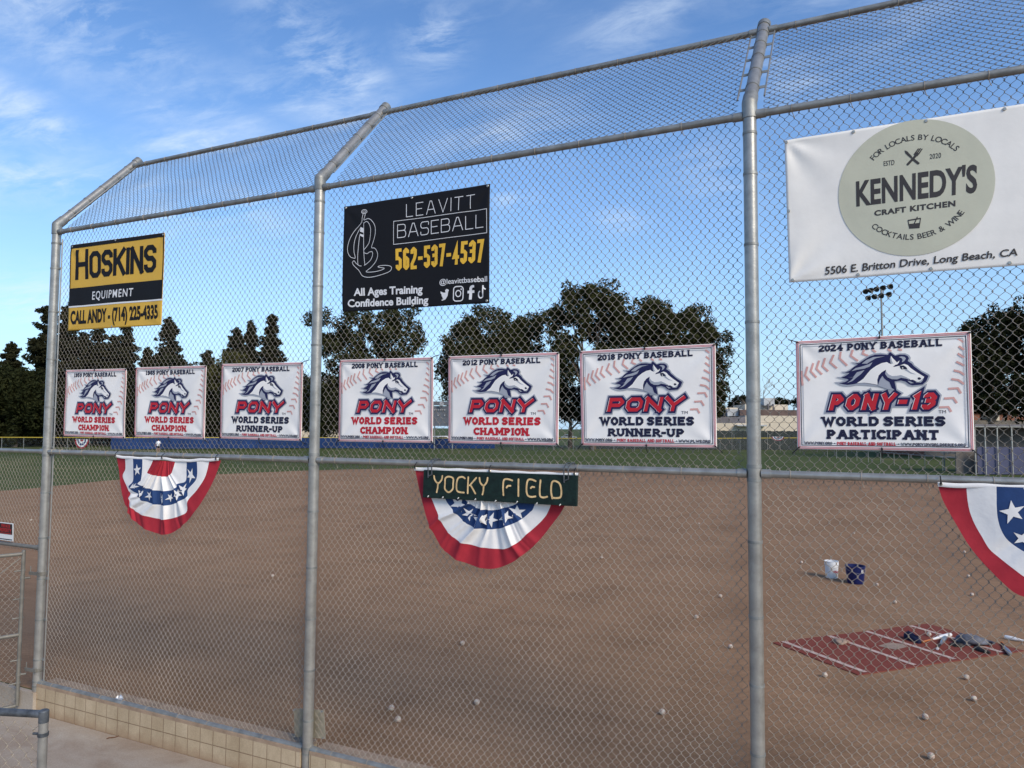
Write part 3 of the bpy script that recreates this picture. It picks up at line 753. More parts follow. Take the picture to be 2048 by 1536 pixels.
def make_drape(corners, y0, seed, amp=.006, corner=.012):
    """cloth surface over a quad (TL,TR,BR,BL in x,z); returns drape(x,z,out) and uv->xz"""
    rg = np.random.default_rng(seed); ph = rg.uniform(0, 6.28, 8); fr = rg.uniform(.8, 1.25, 8)
    TL, TR, BR, BL = [np.asarray(c, float) for c in corners]
    c0 = (TL+TR+BR+BL)/4; Wd = np.linalg.norm(TR-TL); H = np.linalg.norm(TL-BL)
    def h(x, z):
        u, v = (x-c0[0])/Wd, (z-c0[1])/H
        d = amp*(.8*math.sin(5.1*fr[0]*(u+.25*v)+ph[0])+.5*math.sin(9.7*fr[1]*(u*.8-.35*v)+ph[1])+.35*math.sin(15*fr[2]*(u+.12*v)+ph[2])+.35*math.sin(8*fr[3]*(v-.2*u)+ph[3]))
        for sx, sy, k in ((-1, 1, 4), (1, 1, 5), (1, -1, 6), (-1, -1, 7)):   # tension folds fanning from the tied corners
            du, dv = (u-sx*.5)*Wd, (v-sy*.5)*H; r = math.hypot(du, dv); a = math.atan2(dv, du)
            d += corner*math.exp(-r/.35)*min(1, r/.16)*math.sin(8*a+ph[k])*.55
        return d
    def drape(x, z, out): return (x, y0+h(x, z)-out, z)
    def uv(u, v): return (1-u)*(1-v)*BL+u*(1-v)*BR+u*v*TR+(1-u)*v*TL
    return drape, uv
def sheet(drape, uv, parent, mats, nx=72, ny=54, cells=None, sag=None, thick=.0016):
    V = []; 
    for s_ in (0, thick):
        for j in range(ny+1):
            for i in range(nx+1):
                p = uv(i/nx, j/ny)
                if sag: p = sag(i/nx, j/ny, p)
                V.append(drape(p[0], p[1], -s_))
    w = nx+1; o = w*(ny+1); Fc = []; mi = []
    for j in range(ny):
        for i in range(nx):
            Fc.append((j*w+i, j*w+i+1, (j+1)*w+i+1, (j+1)*w+i)); mi.append(0)
            Fc.append((o+j*w+i, o+(j+1)*w+i, o+(j+1)*w+i+1, o+j*w+i+1)); mi.append(0)
    for i in range(nx):
        Fc.append((i, o+i, o+i+1, i+1)); Fc.append((ny*w+i, ny*w+i+1, o+ny*w+i+1, o+ny*w+i)); mi += [0, 0]
    for j in range(ny):
        Fc.append((j*w, (j+1)*w, o+(j+1)*w, o+j*w)); Fc.append((j*w+nx, o+j*w+nx, o+(j+1)*w+nx, (j+1)*w+nx)); mi += [0, 0]
    return mesh_obj('sheet', V, Fc, mats, parent, mi, smooth=True)
def eyelet(p, parent):
    mb = MB(); c = np.array(p)+(0, -.004, 0)
    mb.lathe(c, [(.012, .003), (.013, 0), (.010, -.003), (.006, -.003)], 12, axis=(0, 1, 0)); return mb.build('grommet', MT['grommet'], parent, smooth=True)
def ziptie(p, d, parent, ln=.06, m='tie', r=.004):
    p = np.array(p, float); d = np.array([d[0], 0, d[1]], float); d /= np.linalg.norm(d)
    mb = MB(); mb.tube([p-d*.015+(0, -.006, 0), p+d*ln*.4+(0, -.010, 0), p+d*ln*.8+(0, .012, 0), p+d*ln+(0, .03, 0)], r, 6)
    mb.box(tuple(p+(-.007, -.012, -.006)), tuple(p+(.007, -.002, .006)))
    return mb.build('zip_tie', MT[m], parent)
def thing(name, label, cat, loc, group=None): return tag(empty(name, loc), label, cat, group)
def xz(q, y): p = PY(q[0], q[1], y); return np.array([p[0], p[2]])
def from_px(y): return lambda s, ox, oy: (lambda px, py: xz((ox+px/s, oy+py/s), y))

# horse emblem, traced once in banner-relative coordinates
HC = (9.3091, 1660, 690)
HORSE = [  # (layer, material, smooth, points)
 (1, 'grey', [(385,318),(520,325),(600,272),(700,205),(800,162),(940,147),(1060,166),(1085,145),(1125,118),(1170,150),(1215,185),(1300,155),(1400,155),(1470,185),(1502,235),(1492,290),(1540,318),(1570,370),(1700,470),(1845,545),(1868,580),(1820,680),(1740,750),(1640,767),(1530,777),(1460,758),(1400,708),(1310,682),(1228,692),(1250,830),(1235,862),(1150,852),(1070,826),(900,778),(640,752),(500,746),(400,766),(300,773),(190,750),(72,690),(180,686),(300,652),(215,632),(102,597),(210,590),(320,532),(255,527),(202,497),(300,490),(390,440),(490,370),(430,346)]),
 (2, 'navy', [(470,345),(545,338),(640,275),(740,215),(840,182),(960,178),(1080,188),(1092,162),(1120,135),(1165,172),(1210,202),(1300,180),(1390,182),(1445,205),(1470,250),(1445,300),(1520,345),(1560,395),(1700,500),(1835,575),(1795,670),(1725,735),(1620,745),(1530,752),(1470,730),(1410,685),(1320,660),(1200,680),(1238,850),(1150,802),(1105,690),(1050,660),(1005,620),(975,575),(930,640),(885,745),(760,722),(640,707),(500,714),(450,728),(320,742),(165,712),(280,690),(345,650),(320,632),(205,608),(290,575),(355,530),(360,520),(275,515),(370,480),(430,420),(520,365)]),
 (3, 'white', [(1060,320),(1095,345),(1150,358),(1185,352),(1215,372),(1170,412),(1230,402),(1285,388),(1330,372),(1375,350),(1450,378),(1500,430),(1600,500),(1752,592),(1745,612),(1690,665),(1640,688),(1590,670),(1545,648),(1490,650),(1480,630),(1420,600),(1320,560),(1250,575),(1160,580),(1090,550),(1045,500),(1040,462),(960,510),(905,570),(880,650),(885,742),(760,718),(640,703),(500,712),(560,672),(620,630),(690,540),(760,460),(860,390),(960,340)]),
 (3, 'grey', [(1040,470),(1045,500),(1090,550),(1160,580),(1250,575),(1320,560),(1420,600),(1480,630),(1470,647),(1420,627),(1320,612),(1250,642),(1150,638),(1070,603),(1025,540)]),
 (3, 'grey', [(975,580),(1010,640),(1100,697),(1130,790),(1200,845),(1070,824),(890,760),(930,650)]),
 (4, 'grey', [(1590,672),(1640,688),(1690,665),(1745,612),(1722,668),(1690,700),(1600,696)]),
 (4, 'navy', [(1478,662),(1540,648),(1592,672),(1600,697),(1540,686)]),
 (3, 'grey', [(1440,668),(1480,672),(1560,708),(1500,714)]),
 (3, 'white', [(1135,205),(1170,250),(1215,295),(1245,328),(1292,290),(1280,330),(1252,362),(1200,378),(1150,362),(1118,300)]),
 (4, 'grey', [(1132,205),(1115,260),(1125,335),(1178,352),(1150,300)]),
 (4, 'navy', [(1170,412),(1240,382),(1295,325),(1400,322),(1380,352),(1290,388)]),
 (3, 'grey', [(1275,225),(1330,214),(1390,224),(1412,255),(1382,300),(1335,327),(1352,280),(1330,245)]),
 (3, 'grey', [(590,350),(680,280),(800,230),(1020,213),(860,247),(760,302),(690,350)]),
 (3, 'grey', [(395,490),(480,430),(600,400),(720,360),(792,323),(740,402),(640,442),(520,460)]),
 (3, 'grey', [(330,600),(430,600),(500,510),(642,468),(580,540),(500,602),(420,670),(312,712),(390,660),(442,605)]),
 (4, 'dknavy', [(1295,385),(1370,382),(1420,415),(1442,457),(1380,452),(1330,456),(1305,430)]),
 (4, 'grey', [(1380,462),(1440,460),(1500,508),(1604,552),(1500,532)]),
 (4, 'dknavy', [(1630,610),(1660,600),(1695,618),(1688,640),(1655,650),(1632,638)]),
]
STITCH = [[(215,495),(212,560),(222,640)],[(268,455),(245,540),(290,590)],[(325,420),(300,500),(355,560)],[(382,395),(355,475),(410,530)],[(440,370),(415,450),(470,500)],[(525,340),(490,415),(555,470)],[(592,310),(582,375),(655,445)],[(710,290),(690,350),(760,400)],[(820,290),(805,330),(860,350)],[(900,292),(935,315)],[(1050,285),(1085,308)],[(1150,288),(1190,293)],
 [(1735,180),(1790,215)],[(1745,255),(1795,290)],[(1735,325),(1795,365)],[(1720,405),(1800,445)],[(1695,490),(1755,505),(1800,535)],[(1672,575),(1740,585),(1795,625)],[(1640,670),(1735,665),(1765,715)],[(1600,765),(1690,760),(1725,810)],[(1550,852),(1640,848),(1670,895)]]
YB = .008                                       # plane the banners hang in, just in front of the mesh
c24 = [xz(q, YB) for q in ((1591,682),(1942,662),(1949,904),(1595,898))]
def inv_quad(corners):
    TL, TR, BR, BL = corners
    def g(p):
        u = v = .5
        for _ in range(12):
            f = (1-u)*(1-v)*BL+u*(1-v)*BR+u*v*TR+(1-u)*v*TL-p
            J = np.stack([(1-v)*(BR-BL)+v*(TR-TL), (1-u)*(TL-BL)+u*(TR-BR)], 1); d = np.linalg.solve(J, f); u -= d[0]; v -= d[1]
        return u, v
    return g
inv24 = inv_quad(c24)
def b24(s, ox, oy): return lambda p: inv24(xz((ox+p[0]/s, oy+p[1]/s), YB))
h24 = b24(*HC); c7 = b24(4.876, 1560, 640)
HORSE_UV = [(ly, m, [h24(p) for p in pts]) for ly, m, pts in HORSE]
EYE_UV = h24((1352, 430)); STITCH_UV = [[c7(p) for p in s_] for s_ in STITCH]
c18 = [xz(q, YB) for q in ((1159,702),(1431,687),(1434,896),(1163,891))]; inv18 = inv_quad(c18)
def c6(p): return inv18(xz((1140+p[0]/5.297, 640+p[1]/5.297), YB))
c12 = [xz(q, YB) for q in ((897,713),(1118,704),(1117,891),(896,886))]; inv12 = inv_quad(c12)
def c5(p): return inv12(xz((640+p[0]/4.096, 640+p[1]/4.096), YB))
def rectify(q):  # (BL,BR,TR,TL) uv -> tidy rectangle in uv
    u0 = (q[0][0]+q[3][0])/2; u1 = (q[1][0]+q[2][0])/2; v0 = (q[0][1]+q[1][1])/2; v1 = (q[2][1]+q[3][1])/2
    return [(u0, v0), (u1, v0), (u1, v1), (u0, v1)]
def rq(f, *p): return rectify([f(x) for x in p])
T_HEAD = rq(c6, (295,426),(1305,388),(1303,322),(292,362))
T_HEAD24 = rq(c7, (378,305),(1588,262),(1585,190),(378,235))
T_PONY = rq(c6, (397,965),(1188,972),(1212,812),(418,825))
T_PONY13 = rq(c7, (483,880),(1510,872),(1535,708),(505,725))
T_WS = rq(c6, (318,1118),(1318,1116),(1315,1024),(305,1026))
T_WS24 = rq(c7, (410,1038),(1612,1033),(1612,940),(395,942))
T_RUN = rq(c6, (398,1232),(1218,1240),(1218,1150),(400,1148))
T_CH = rq(c5, (1262,943),(1712,947),(1712,884),(1262,881))
T_PART = rq(c7, (450,1160),(1555,1170),(1558,1072),(455,1068))
T_W1 = rq(c6, (165,1285),(448,1287),(448,1256),(165,1254)); T_W2 = rq(c6, (497,1290),(1110,1297),(1110,1264),(497,1258)); T_W3 = rq(c6, (1153,1300),(1490,1302),(1490,1270),(1153,1268))
T_V1 = rq(c7, (238,1212),(510,1214),(510,1188),(238,1186)); T_V2 = rq(c7, (555,1220),(1130,1224),(1130,1192),(555,1190)); T_V3 = rq(c7, (1178,1226),(1812,1234),(1812,1204),(1178,1198))
def pony_banner(year, result, colour, px, label, seed):
    cs = [xz(q, YB) for q in px]
    drape, uv = make_drape(cs, YB, seed, .005, .010)
    loc = drape(*((cs[2]+cs[3])/2), 0)
    t = thing('championship_banner', label, 'banner', loc, 'championship banners in a row along the fence')
    sheet(drape, uv, t, [MT['white']])
    m24 = year == '2024'
    U = lambda q: uv(*q)
    pb = Print(drape)
    rect = lambda e: [uv(e, e*1.35), uv(1-e, e*1.35), uv(1-e, 1-e*1.35), uv(e, 1-e*1.35)]
    def frame(e0, e1, m):
        o_, i_ = rect(e0), rect(e1); pb.ring(i_, o_, 1, m)
    frame(.005, .0095, 'pinkred'); frame(.0145, .0185, 'pinkred'); frame(.026, .0305, 'dknavy'); frame(.040, .0435, 'grey')
    ps = pb
    w = np.linalg.norm(cs[1]-cs[0])
    for s_ in STITCH_UV: ps.line([U(p) for p in s_], .0125*w, 1, 'pink', cap='flat')
    ps.build('printed_border', t)
    ph = Print(drape)
    for i, (ly, m, pts) in enumerate(HORSE_UV): ph.poly([U(p) for p in pts], ly+1, m, i % 7)
    e = U(EYE_UV); ph.poly([e+.0038*w*np.array([math.cos(a), math.sin(a)]) for a in np.linspace(0, 6.28, 10)[:-1]], 5.5, 'white')
    ph.build('horse_emblem', t)
    pl = Print(drape)
    tp = T_PONY13 if m24 else T_PONY
    txt = 'PONY-13' if m24 else 'PONY'
    q = [U(p) for p in tp]; H = np.linalg.norm(q[3]-q[0])
    kw = dict(wt=.255, style='block', shear=.26, gap=.20*H, rad=.2*H)
    pl.stroke_text(q, txt, 1.6, 'grey', grow=.215*H, **kw)
    pl.stroke_text(q, txt, 2.6, 'navy', grow=.135*H, **kw)
    pl.stroke_text(q, txt, 3.6, 'white', off=(-.035*H, .0), **kw)
    pl.stroke_text(q, txt, 4.6, 'red', **kw)
    pl.build('team_name', t)
    pt = Print(drape)
    pt.stroke_text([U(p) for p in (T_HEAD24 if m24 else T_HEAD)], year+' PONY BASEBALL', 1, 'dknavy', .255, 'serif', space=.7)
    pt.stroke_text([U(p) for p in (T_WS24 if m24 else T_WS)], 'WORLD SERIES', 1, colour, .29, 'serif', space=.7)
    pt.stroke_text([U(p) for p in {'CHAMPION': T_CH, 'RUNNER-UP': T_RUN, 'PARTICIPANT': T_PART}[result]], result, 1, colour, .29, 'serif')
    a_, b_, c_ = (T_V1, T_V2, T_V3) if m24 else (T_W1, T_W2, T_W3)
    pt.stroke_text([U(p) for p in a_], 'WWW.PONY.ORG', 1, 'dknavy', .22, 'serif')
    pt.stroke_text([U(p) for p in b_], 'PONY BASEBALL AND SOFTBALL', 1, 'red', .22, 'serif', space=.7)
    pt.stroke_text([U(p) for p in c_], 'WWW.PONY13WORLDSERIES.ORG' if m24 else 'WWW.PLWS.ORG', 1, 'dknavy', .22, 'serif')
    for x in ((a_[1][0]+b_[0][0])/2, (b_[1][0]+c_[0][0])/2):
        c = U((x, (b_[0][1]+b_[3][1])/2)); pt.poly([c+.004*w*np.array([math.cos(a), math.sin(a)]) for a in np.linspace(0, 6.28, 9)[:-1]], 1, 'dknavy')
    tm = rq(c7, (1545,910),(1618,912),(1618,880),(1545,878)) if m24 else rq(c6, (1183,995),(1250,997),(1250,966),(1183,964))
    pt.font_text([U(p) for p in tm], 'TM', 1, 'dknavy')
    pt.build('lettering', t)
    for (u, v, d) in ((0.008, .988, (-1, .4)), (.992, .988, (1, .5)), (.992, .012, (1, -.9)), (.008, .012, (-1, -.9)), (.5, .99, (.15, 1)), (.5, .01, (.05, -1))):
        p = uv(u, v); ziptie(drape(p[0], p[1], .002), d, t, .07 if abs(u-.5) > .1 else .06)
    return t
pony_banner('1959', 'CHAMPION', 'red', [(131,740),(253,737),(250,877),(127,872)], 'white horse-head banner headed 1959, red champion lettering, nearest the left end post', 1)
pony_banner('1965', 'CHAMPION', 'red', [(272,735),(414,731),(409,879),(270,874)], 'white horse-head banner headed 1965 with red champion lettering', 2)
pony_banner('2007', 'RUNNER-UP', 'dknavy', [(444,728),(607,724),(603,882),(440,877)], 'white horse-head banner headed 2007 with navy runner-up lettering', 3)
pony_banner('2008', 'CHAMPION', 'red', [(680,720),(867,714),(865,886),(676,883)], 'white horse-head banner headed 2008, red champion lettering, under the black banner', 4)
pony_banner('2012', 'CHAMPION', 'red', [(897,713),(1118,704),(1117,891),(896,886)], 'white horse-head banner headed 2012, red champion lettering, above the wooden field sign', 5)
pony_banner('2018', 'RUNNER-UP', 'dknavy', [(1159,702),(1431,687),(1434,896),(1163,891)], 'white horse-head banner headed 2018 with navy runner-up lettering', 6)
pony_banner('2024', 'PARTICIPANT', 'dknavy', [(1591,682),(1942,662),(1949,904),(1595,898)], 'white horse-head banner headed 2024 with navy participant lettering, below the cream restaurant banner', 7)

# ---- yellow equipment banner
K = from_px(YB)
cs = [xz(q, YB) for q in ((142.3,490.5),(329.5,465),(322.3,650),(134.4,661.4))]
drape, uv = make_drape(cs, YB, 21, .006, .012); iv = inv_quad(cs); c1 = K(3.072, 0, 400)
t = thing('equipment_banner', 'yellow and black equipment company banner with a phone number, top left of the fence', 'banner', drape(*((cs[2]+cs[3])/2), 0))
sheet(drape, uv, t, [MT['yellow']])
p_ = Print(drape)
bx = lambda u0, v0, u1, v1: [uv(u0, v0), uv(u1, v0), uv(u1, v1), uv(u0, v1)]
p_.poly(bx(0.002, .955, .998, .998), 1, 'black'); p_.poly(bx(.002, .49, .012, .955), 1, 'black'); p_.poly(bx(.988, .49, .998, .955), 1, 'black')
p_.poly(bx(.002, .283, .998, .49), 1, 'black'); p_.poly(bx(.002, .265, .998, .283), 1, 'offwhite')
p_.build('black_band', t)
p_ = Print(drape)
Q = lambda *q: [c1(*x) for x in q]
p_.stroke_text(Q((462,492),(542,484),(545,300),(470,308)), 'H', 1, 'black', .155, 'block', rad=.05)
p_.stroke_text(Q((549,481),(957,441),(961,272),(551,318)), 'OSKINS', 1, 'black', .185, 'block', rad=.045, gap=.012)
p_.font_text(Q((566,613),(818,590),(821,541),(568,563)), 'EQUIPMENT', 2, 'offwhite', .010, 1.2)
p_.font_text(Q((433,765),(968,728),(968,642),(435,682)), 'CALL ANDY - (714) 225-4335', 1, 'black', .045)
p_.build('lettering', t)
for u, v in ((.02, .98), (.5, .985), (.985, .98), (.5, .015)): q = uv(u, v); eyelet(drape(q[0], q[1], .001), t)
# ---- black coaching banner
cs = [xz(q, YB) for q in ((687,413),(981,368),(978.5,606),(685.5,624))]
drape, uv = make_drape(cs, YB, 22, .008, .018); c3 = K(5.12, 660, 350)
t = thing('coaching_banner', 'black baseball coaching banner with thin white lettering and a yellow phone number', 'banner', drape(*((cs[2]+cs[3])/2), 0))
sheet(drape, uv, t, [MT['black']])
Q = lambda *q: [c3(*x) for x in q]
p_ = Print(drape)
p_.stroke_text(Q((778,432),(1487,341),(1487,197),(778,298)), 'LEAVITT', 1, 'offwhite', .052, 'thin', gap=.036)
p_.stroke_text(Q((690,648),(1578,540),(1578,400),(690,508)), 'BASEBALL', 1, 'offwhite', .054, 'thin', gap=.026)
p_.line(Q((653,475),(1612,350),(1612,595),(653,712)), .0055, 1, 'offwhite', closed=True)
p_.stroke_text(Q((672,980),(1570,893),(1585,657),(672,757)), '562-537-4537', 1, 'amber', .155, 'block', gap=.016, rad=.02)
p_.font_text(Q((248,1240),(944,1208),(944,1122),(248,1162)), 'All Ages Training', 1, 'offwhite', .032)
p_.font_text(Q((188,1355),(1005,1318),(1005,1236),(188,1276)), 'Confidence Building', 1, 'offwhite', .032)
p_.font_text(Q((1120,1122),(1610,1090),(1610,1034),(1120,1070)), '@leavittbaseball', 1, 'offwhite', .012)
p_.build('lettering', t)
p_ = Print(drape)
def curve(pts, th=.0056, closed=False, sm=True): p_.line(spline([c3(*q) for q in pts], 5, closed) if sm else [c3(*q) for q in pts], th, 1, 'offwhite', closed)
curve([(345+28*math.cos(a), 372+21*math.sin(a)) for a in np.linspace(0, 6.28, 13)[:-1]], closed=True); curve([(345+17*math.cos(a), 374+9*math.sin(a)) for a in np.linspace(0, 6.28, 13)[:-1]], .004, True)
curve([(335,398),(328,440),(318,488),(250,570),(205,660),(185,740),(190,800),(215,840),(245,852),(262,848),(250,790),(248,720),(262,640),(290,570),(312,535)])
curve([(358,398),(352,430),(347,460),(390,445),(430,470),(460,520),(465,590),(450,660),(425,740),(455,748),(480,780),(488,830),(465,890),(420,945),(370,990),(440,992),(520,975),(555,955),(520,948),(490,940),(510,930),(560,925),(610,930),(630,950),(610,985),(540,1015),(450,1040),(380,1047),(330,1030),(305,990),(290,970),(250,930),(235,900),(250,880),(270,905),(300,928),(322,932)])
curve([(300,620),(295,690),(290,760),(286,840),(288,920)]); curve([(345,490),(375,475),(400,500),(415,550),(412,620),(395,700),(345,768)]); curve([(344,490),(342,620),(345,760),(350,850),(357,915)])
curve([(345,795),(380,805),(400,790),(430,785),(435,820),(415,870),(380,905),(350,925)])
p_.poly(Q((310,530),(342,545),(342,590),(304,578)), 1.5, 'offwhite'); p_.poly(Q((303,600),(342,612),(342,638),(303,618)), 1.5, 'offwhite')
p_.build('bat_emblem', t)
p_ = Print(drape)
p_.poly(Q((1132,1192),(1160,1205),(1185,1205),(1180,1180),(1195,1166),(1212,1172),(1220,1182),(1212,1195),(1208,1235),(1185,1275),(1150,1288),(1140,1280),(1165,1272),(1150,1258),(1158,1252),(1140,1238),(1148,1232),(1134,1212)), 1, 'offwhite')
def rr(x0, y0, x1, y1, r, sk=0): return [(x0+r*(1-math.cos(a)) if s_ in (0, 3) else x1-r*(1-math.cos(a)), 0) for s_ in range(4) for a in (0,)]
def rrect(x0, y0, x1, y1, r, n=6):
    o = []
    for cx_, cy_, a0 in ((x1-r, y1-r, 0), (x0+r, y1-r, 90), (x0+r, y0+r, 180), (x1-r, y0+r, 270)):
        o += [(cx_+r*math.cos(R_(a0+a)), cy_+r*math.sin(R_(a0+a))) for a in np.linspace(0, 90, n)]
    return o
sk = lambda pts, x0: [(x, y-(x-x0)*.045) for x, y in pts]
p_.line([c3(*q) for q in sk(rrect(1268, 1142, 1366, 1292, 30), 1317)], .011, 1, 'offwhite', closed=True)
p_.line([c3(1317+26*math.cos(a), 1215+32*math.sin(a)) for a in np.linspace(0, 6.28, 20)[:-1]], .010, 1, 'offwhite', closed=True)
p_.poly([c3(1346+7*math.cos(a), 1170+9*math.sin(a)) for a in np.linspace(0, 6.28, 10)[:-1]], 1, 'offwhite')
p_.poly(Q((1428,1278),(1428,1212),(1410,1213),(1410,1186),(1428,1184),(1429,1158),(1440,1138),(1462,1128),(1480,1130),(1480,1152),(1464,1154),(1456,1164),(1456,1182),(1480,1180),(1478,1206),(1456,1209),(1456,1276)), 1, 'offwhite')
p_.line(spline([c3(*q) for q in ((1540,1190),(1524,1205),(1520,1232),(1530,1254),(1546,1258),(1562,1246),(1566,1228),(1566,1128))], 4, False), .013, 1, 'offwhite', cap='flat')
p_.line(spline([c3(*q) for q in ((1566,1132),(1570,1150),(1582,1164),(1594,1168))], 4, False), .012, 1, 'offwhite', cap='flat')
p_.build('social_icons', t)
for u, v in ((.015, .985), (.49, .985), (.985, .985), (.985, .02), (.5, .02)): q = uv(u, v); eyelet(drape(q[0], q[1], .001), t)
# ---- cream restaurant banner
c4 = K(3.0723, 1550, 180)
cs = [xz(q, YB) for q in ((1569,281),(2048,199),(2048,525),(1578,565))]
top = (cs[1]-cs[0]); bot = cs[2]-cs[3]
cs = [cs[0], np.array([cs[0][0]+2.46, cs[0][1]+.0]), np.array([cs[0][0]+2.45, cs[3][1]-.0]), cs[3]]
drape, uv = make_drape(cs, YB, 23, .007, .02)
t = thing('restaurant_banner', 'large cream restaurant banner with a sage green disc at upper right', 'banner', drape(*((cs[2]+cs[3])/2), 0))
sheet(drape, uv, t, [MT['cream']], 110, 54)
Q = lambda *q: [c4(*x) for x in q]
p_ = Print(drape)
e = Q((383,640),(1360,560),(935,180),(830,1015)); cen = (e[0]+e[1]+e[2]+e[3])/4
cen = np.array([(e[0][0]+e[1][0])/2, (e[2][1]+e[3][1])/2]); rad = (abs(e[1][0]-e[0][0])+abs(e[2][1]-e[3][1]))/4
rings = [[cen+rad*f*np.array([math.cos(a), math.sin(a)]) for a in np.linspace(0, 2*math.pi, 73)[:-1]] for f in (0.001, .25, .5, .75, 1)]
for a_, b_ in zip(rings[:-1], rings[1:]): p_.ring(a_, b_, 1, 'sage')
p_.build('green_disc', t)
p_ = Print(drape)
p_.font_text(Q((500,716),(1240,632),(1244,458),(497,562)), "KENNEDY'S", 2.2, 'charcoal', .030)
p_.font_text(Q((610,775),(1108,717),(1108,680),(610,741)), 'CRAFT KITCHEN', 2.2, 'charcoal', .045, 1.12)
p_.font_text(Q((668,468),(733,461),(735,430),(668,439)), 'ESTD', 2.2, 'charcoal', .01, 1.05)
p_.font_text(Q((950,426),(1020,418),(1020,386),(950,396)), '2020', 2.2, 'charcoal', .01, 1.1)
p_.font_text(Q((306,1135),(1490,1018),(1498,973),(310,1087)), '5506 E. Britton Drive, Long Beach, CA', 2.2, 'charcoal', .018)
def arc_text(txt, r, a0, a1, h, flip=False):
    wd = []
    for ch in txt:
        if ch == ' ': wd.append(.5)
        else: V, _ = font_tris(ch, .012); wd.append((V[:, 0].max()-V[:, 0].min())+.26)
    tot = sum(wd); x = 0
    for ch, w_ in zip(txt, wd):
        am = a0+(a1-a0)*(x+w_/2)/tot; x += w_
        if ch == ' ': continue
        V, T = font_tris(ch, .012); hc = font_tris('H', .012)[0][:, 1]; sc = h/(hc.max()-hc.min())
        a = R_(am); er = np.array([math.cos(a), math.sin(a)]); et = np.array([math.sin(a), -math.cos(a)])
        if flip: er, et = -er, -et
        xm = (V[:, 0].max()+V[:, 0].min())/2
        o_ = cen+r*np.array([math.cos(a), math.sin(a)])
        P_ = [o_+et*(v[0]-xm)*sc+er*(v[1])*sc for v in V]
        for q in T: p_.tri(P_[q[0]], P_[q[1]], P_[q[2]], 2.2, 'charcoal')
arc_text('FOR LOCALS BY LOCALS', rad*.70, 137, 40, .042); arc_text('COCKTAILS BEER & WINE', rad*.765, 222, 325, .042, True)
p_.build('lettering', t)
p_ = Print(drape)
def pp(pts, ly=2.2, m='charcoal'): p_.poly(Q(*pts), ly, m)
pp([(796,372),(812,378),(838,405),(850,425),(838,424),(815,405),(800,390)]); p_.line(Q((846,425),(880,452)), .018, 2.4, 'charcoal')
p_.line(Q((816,458),(862,408)), .018, 2.5, 'charcoal'); pp([(852,395),(866,382),(886,392),(876,408),(862,412)], 2.6)
for a_, b_ in (((862,388),(880,364)), ((872,392),(892,362)), ((882,396),(903,364))): p_.line(Q(a_, b_), .0085, 2.7, 'charcoal')
pp([(815,800),(893,787),(895,795),(817,808)], 2.2); pp([(818,826),(893,818),(886,850),(824,854)], 2.3)
p_.line(Q((817,803),(827,852),(885,849),(894,791)), .006, 2.5, 'charcoal'); p_.line(Q((856,822),(874,783)), .007, 2.6, 'charcoal')
p_.build('tableware_icons', t)
for u, v in ((.006, .985), (.21, .985), (.415, .985), (.62, .985), (.83, .985), (.994, .985), (.006, .5), (.012, .015), (.21, .02), (.415, .02), (.62, .02), (.994, .5)):
    q = uv(u, v); eyelet(drape(q[0], q[1], .001), t)

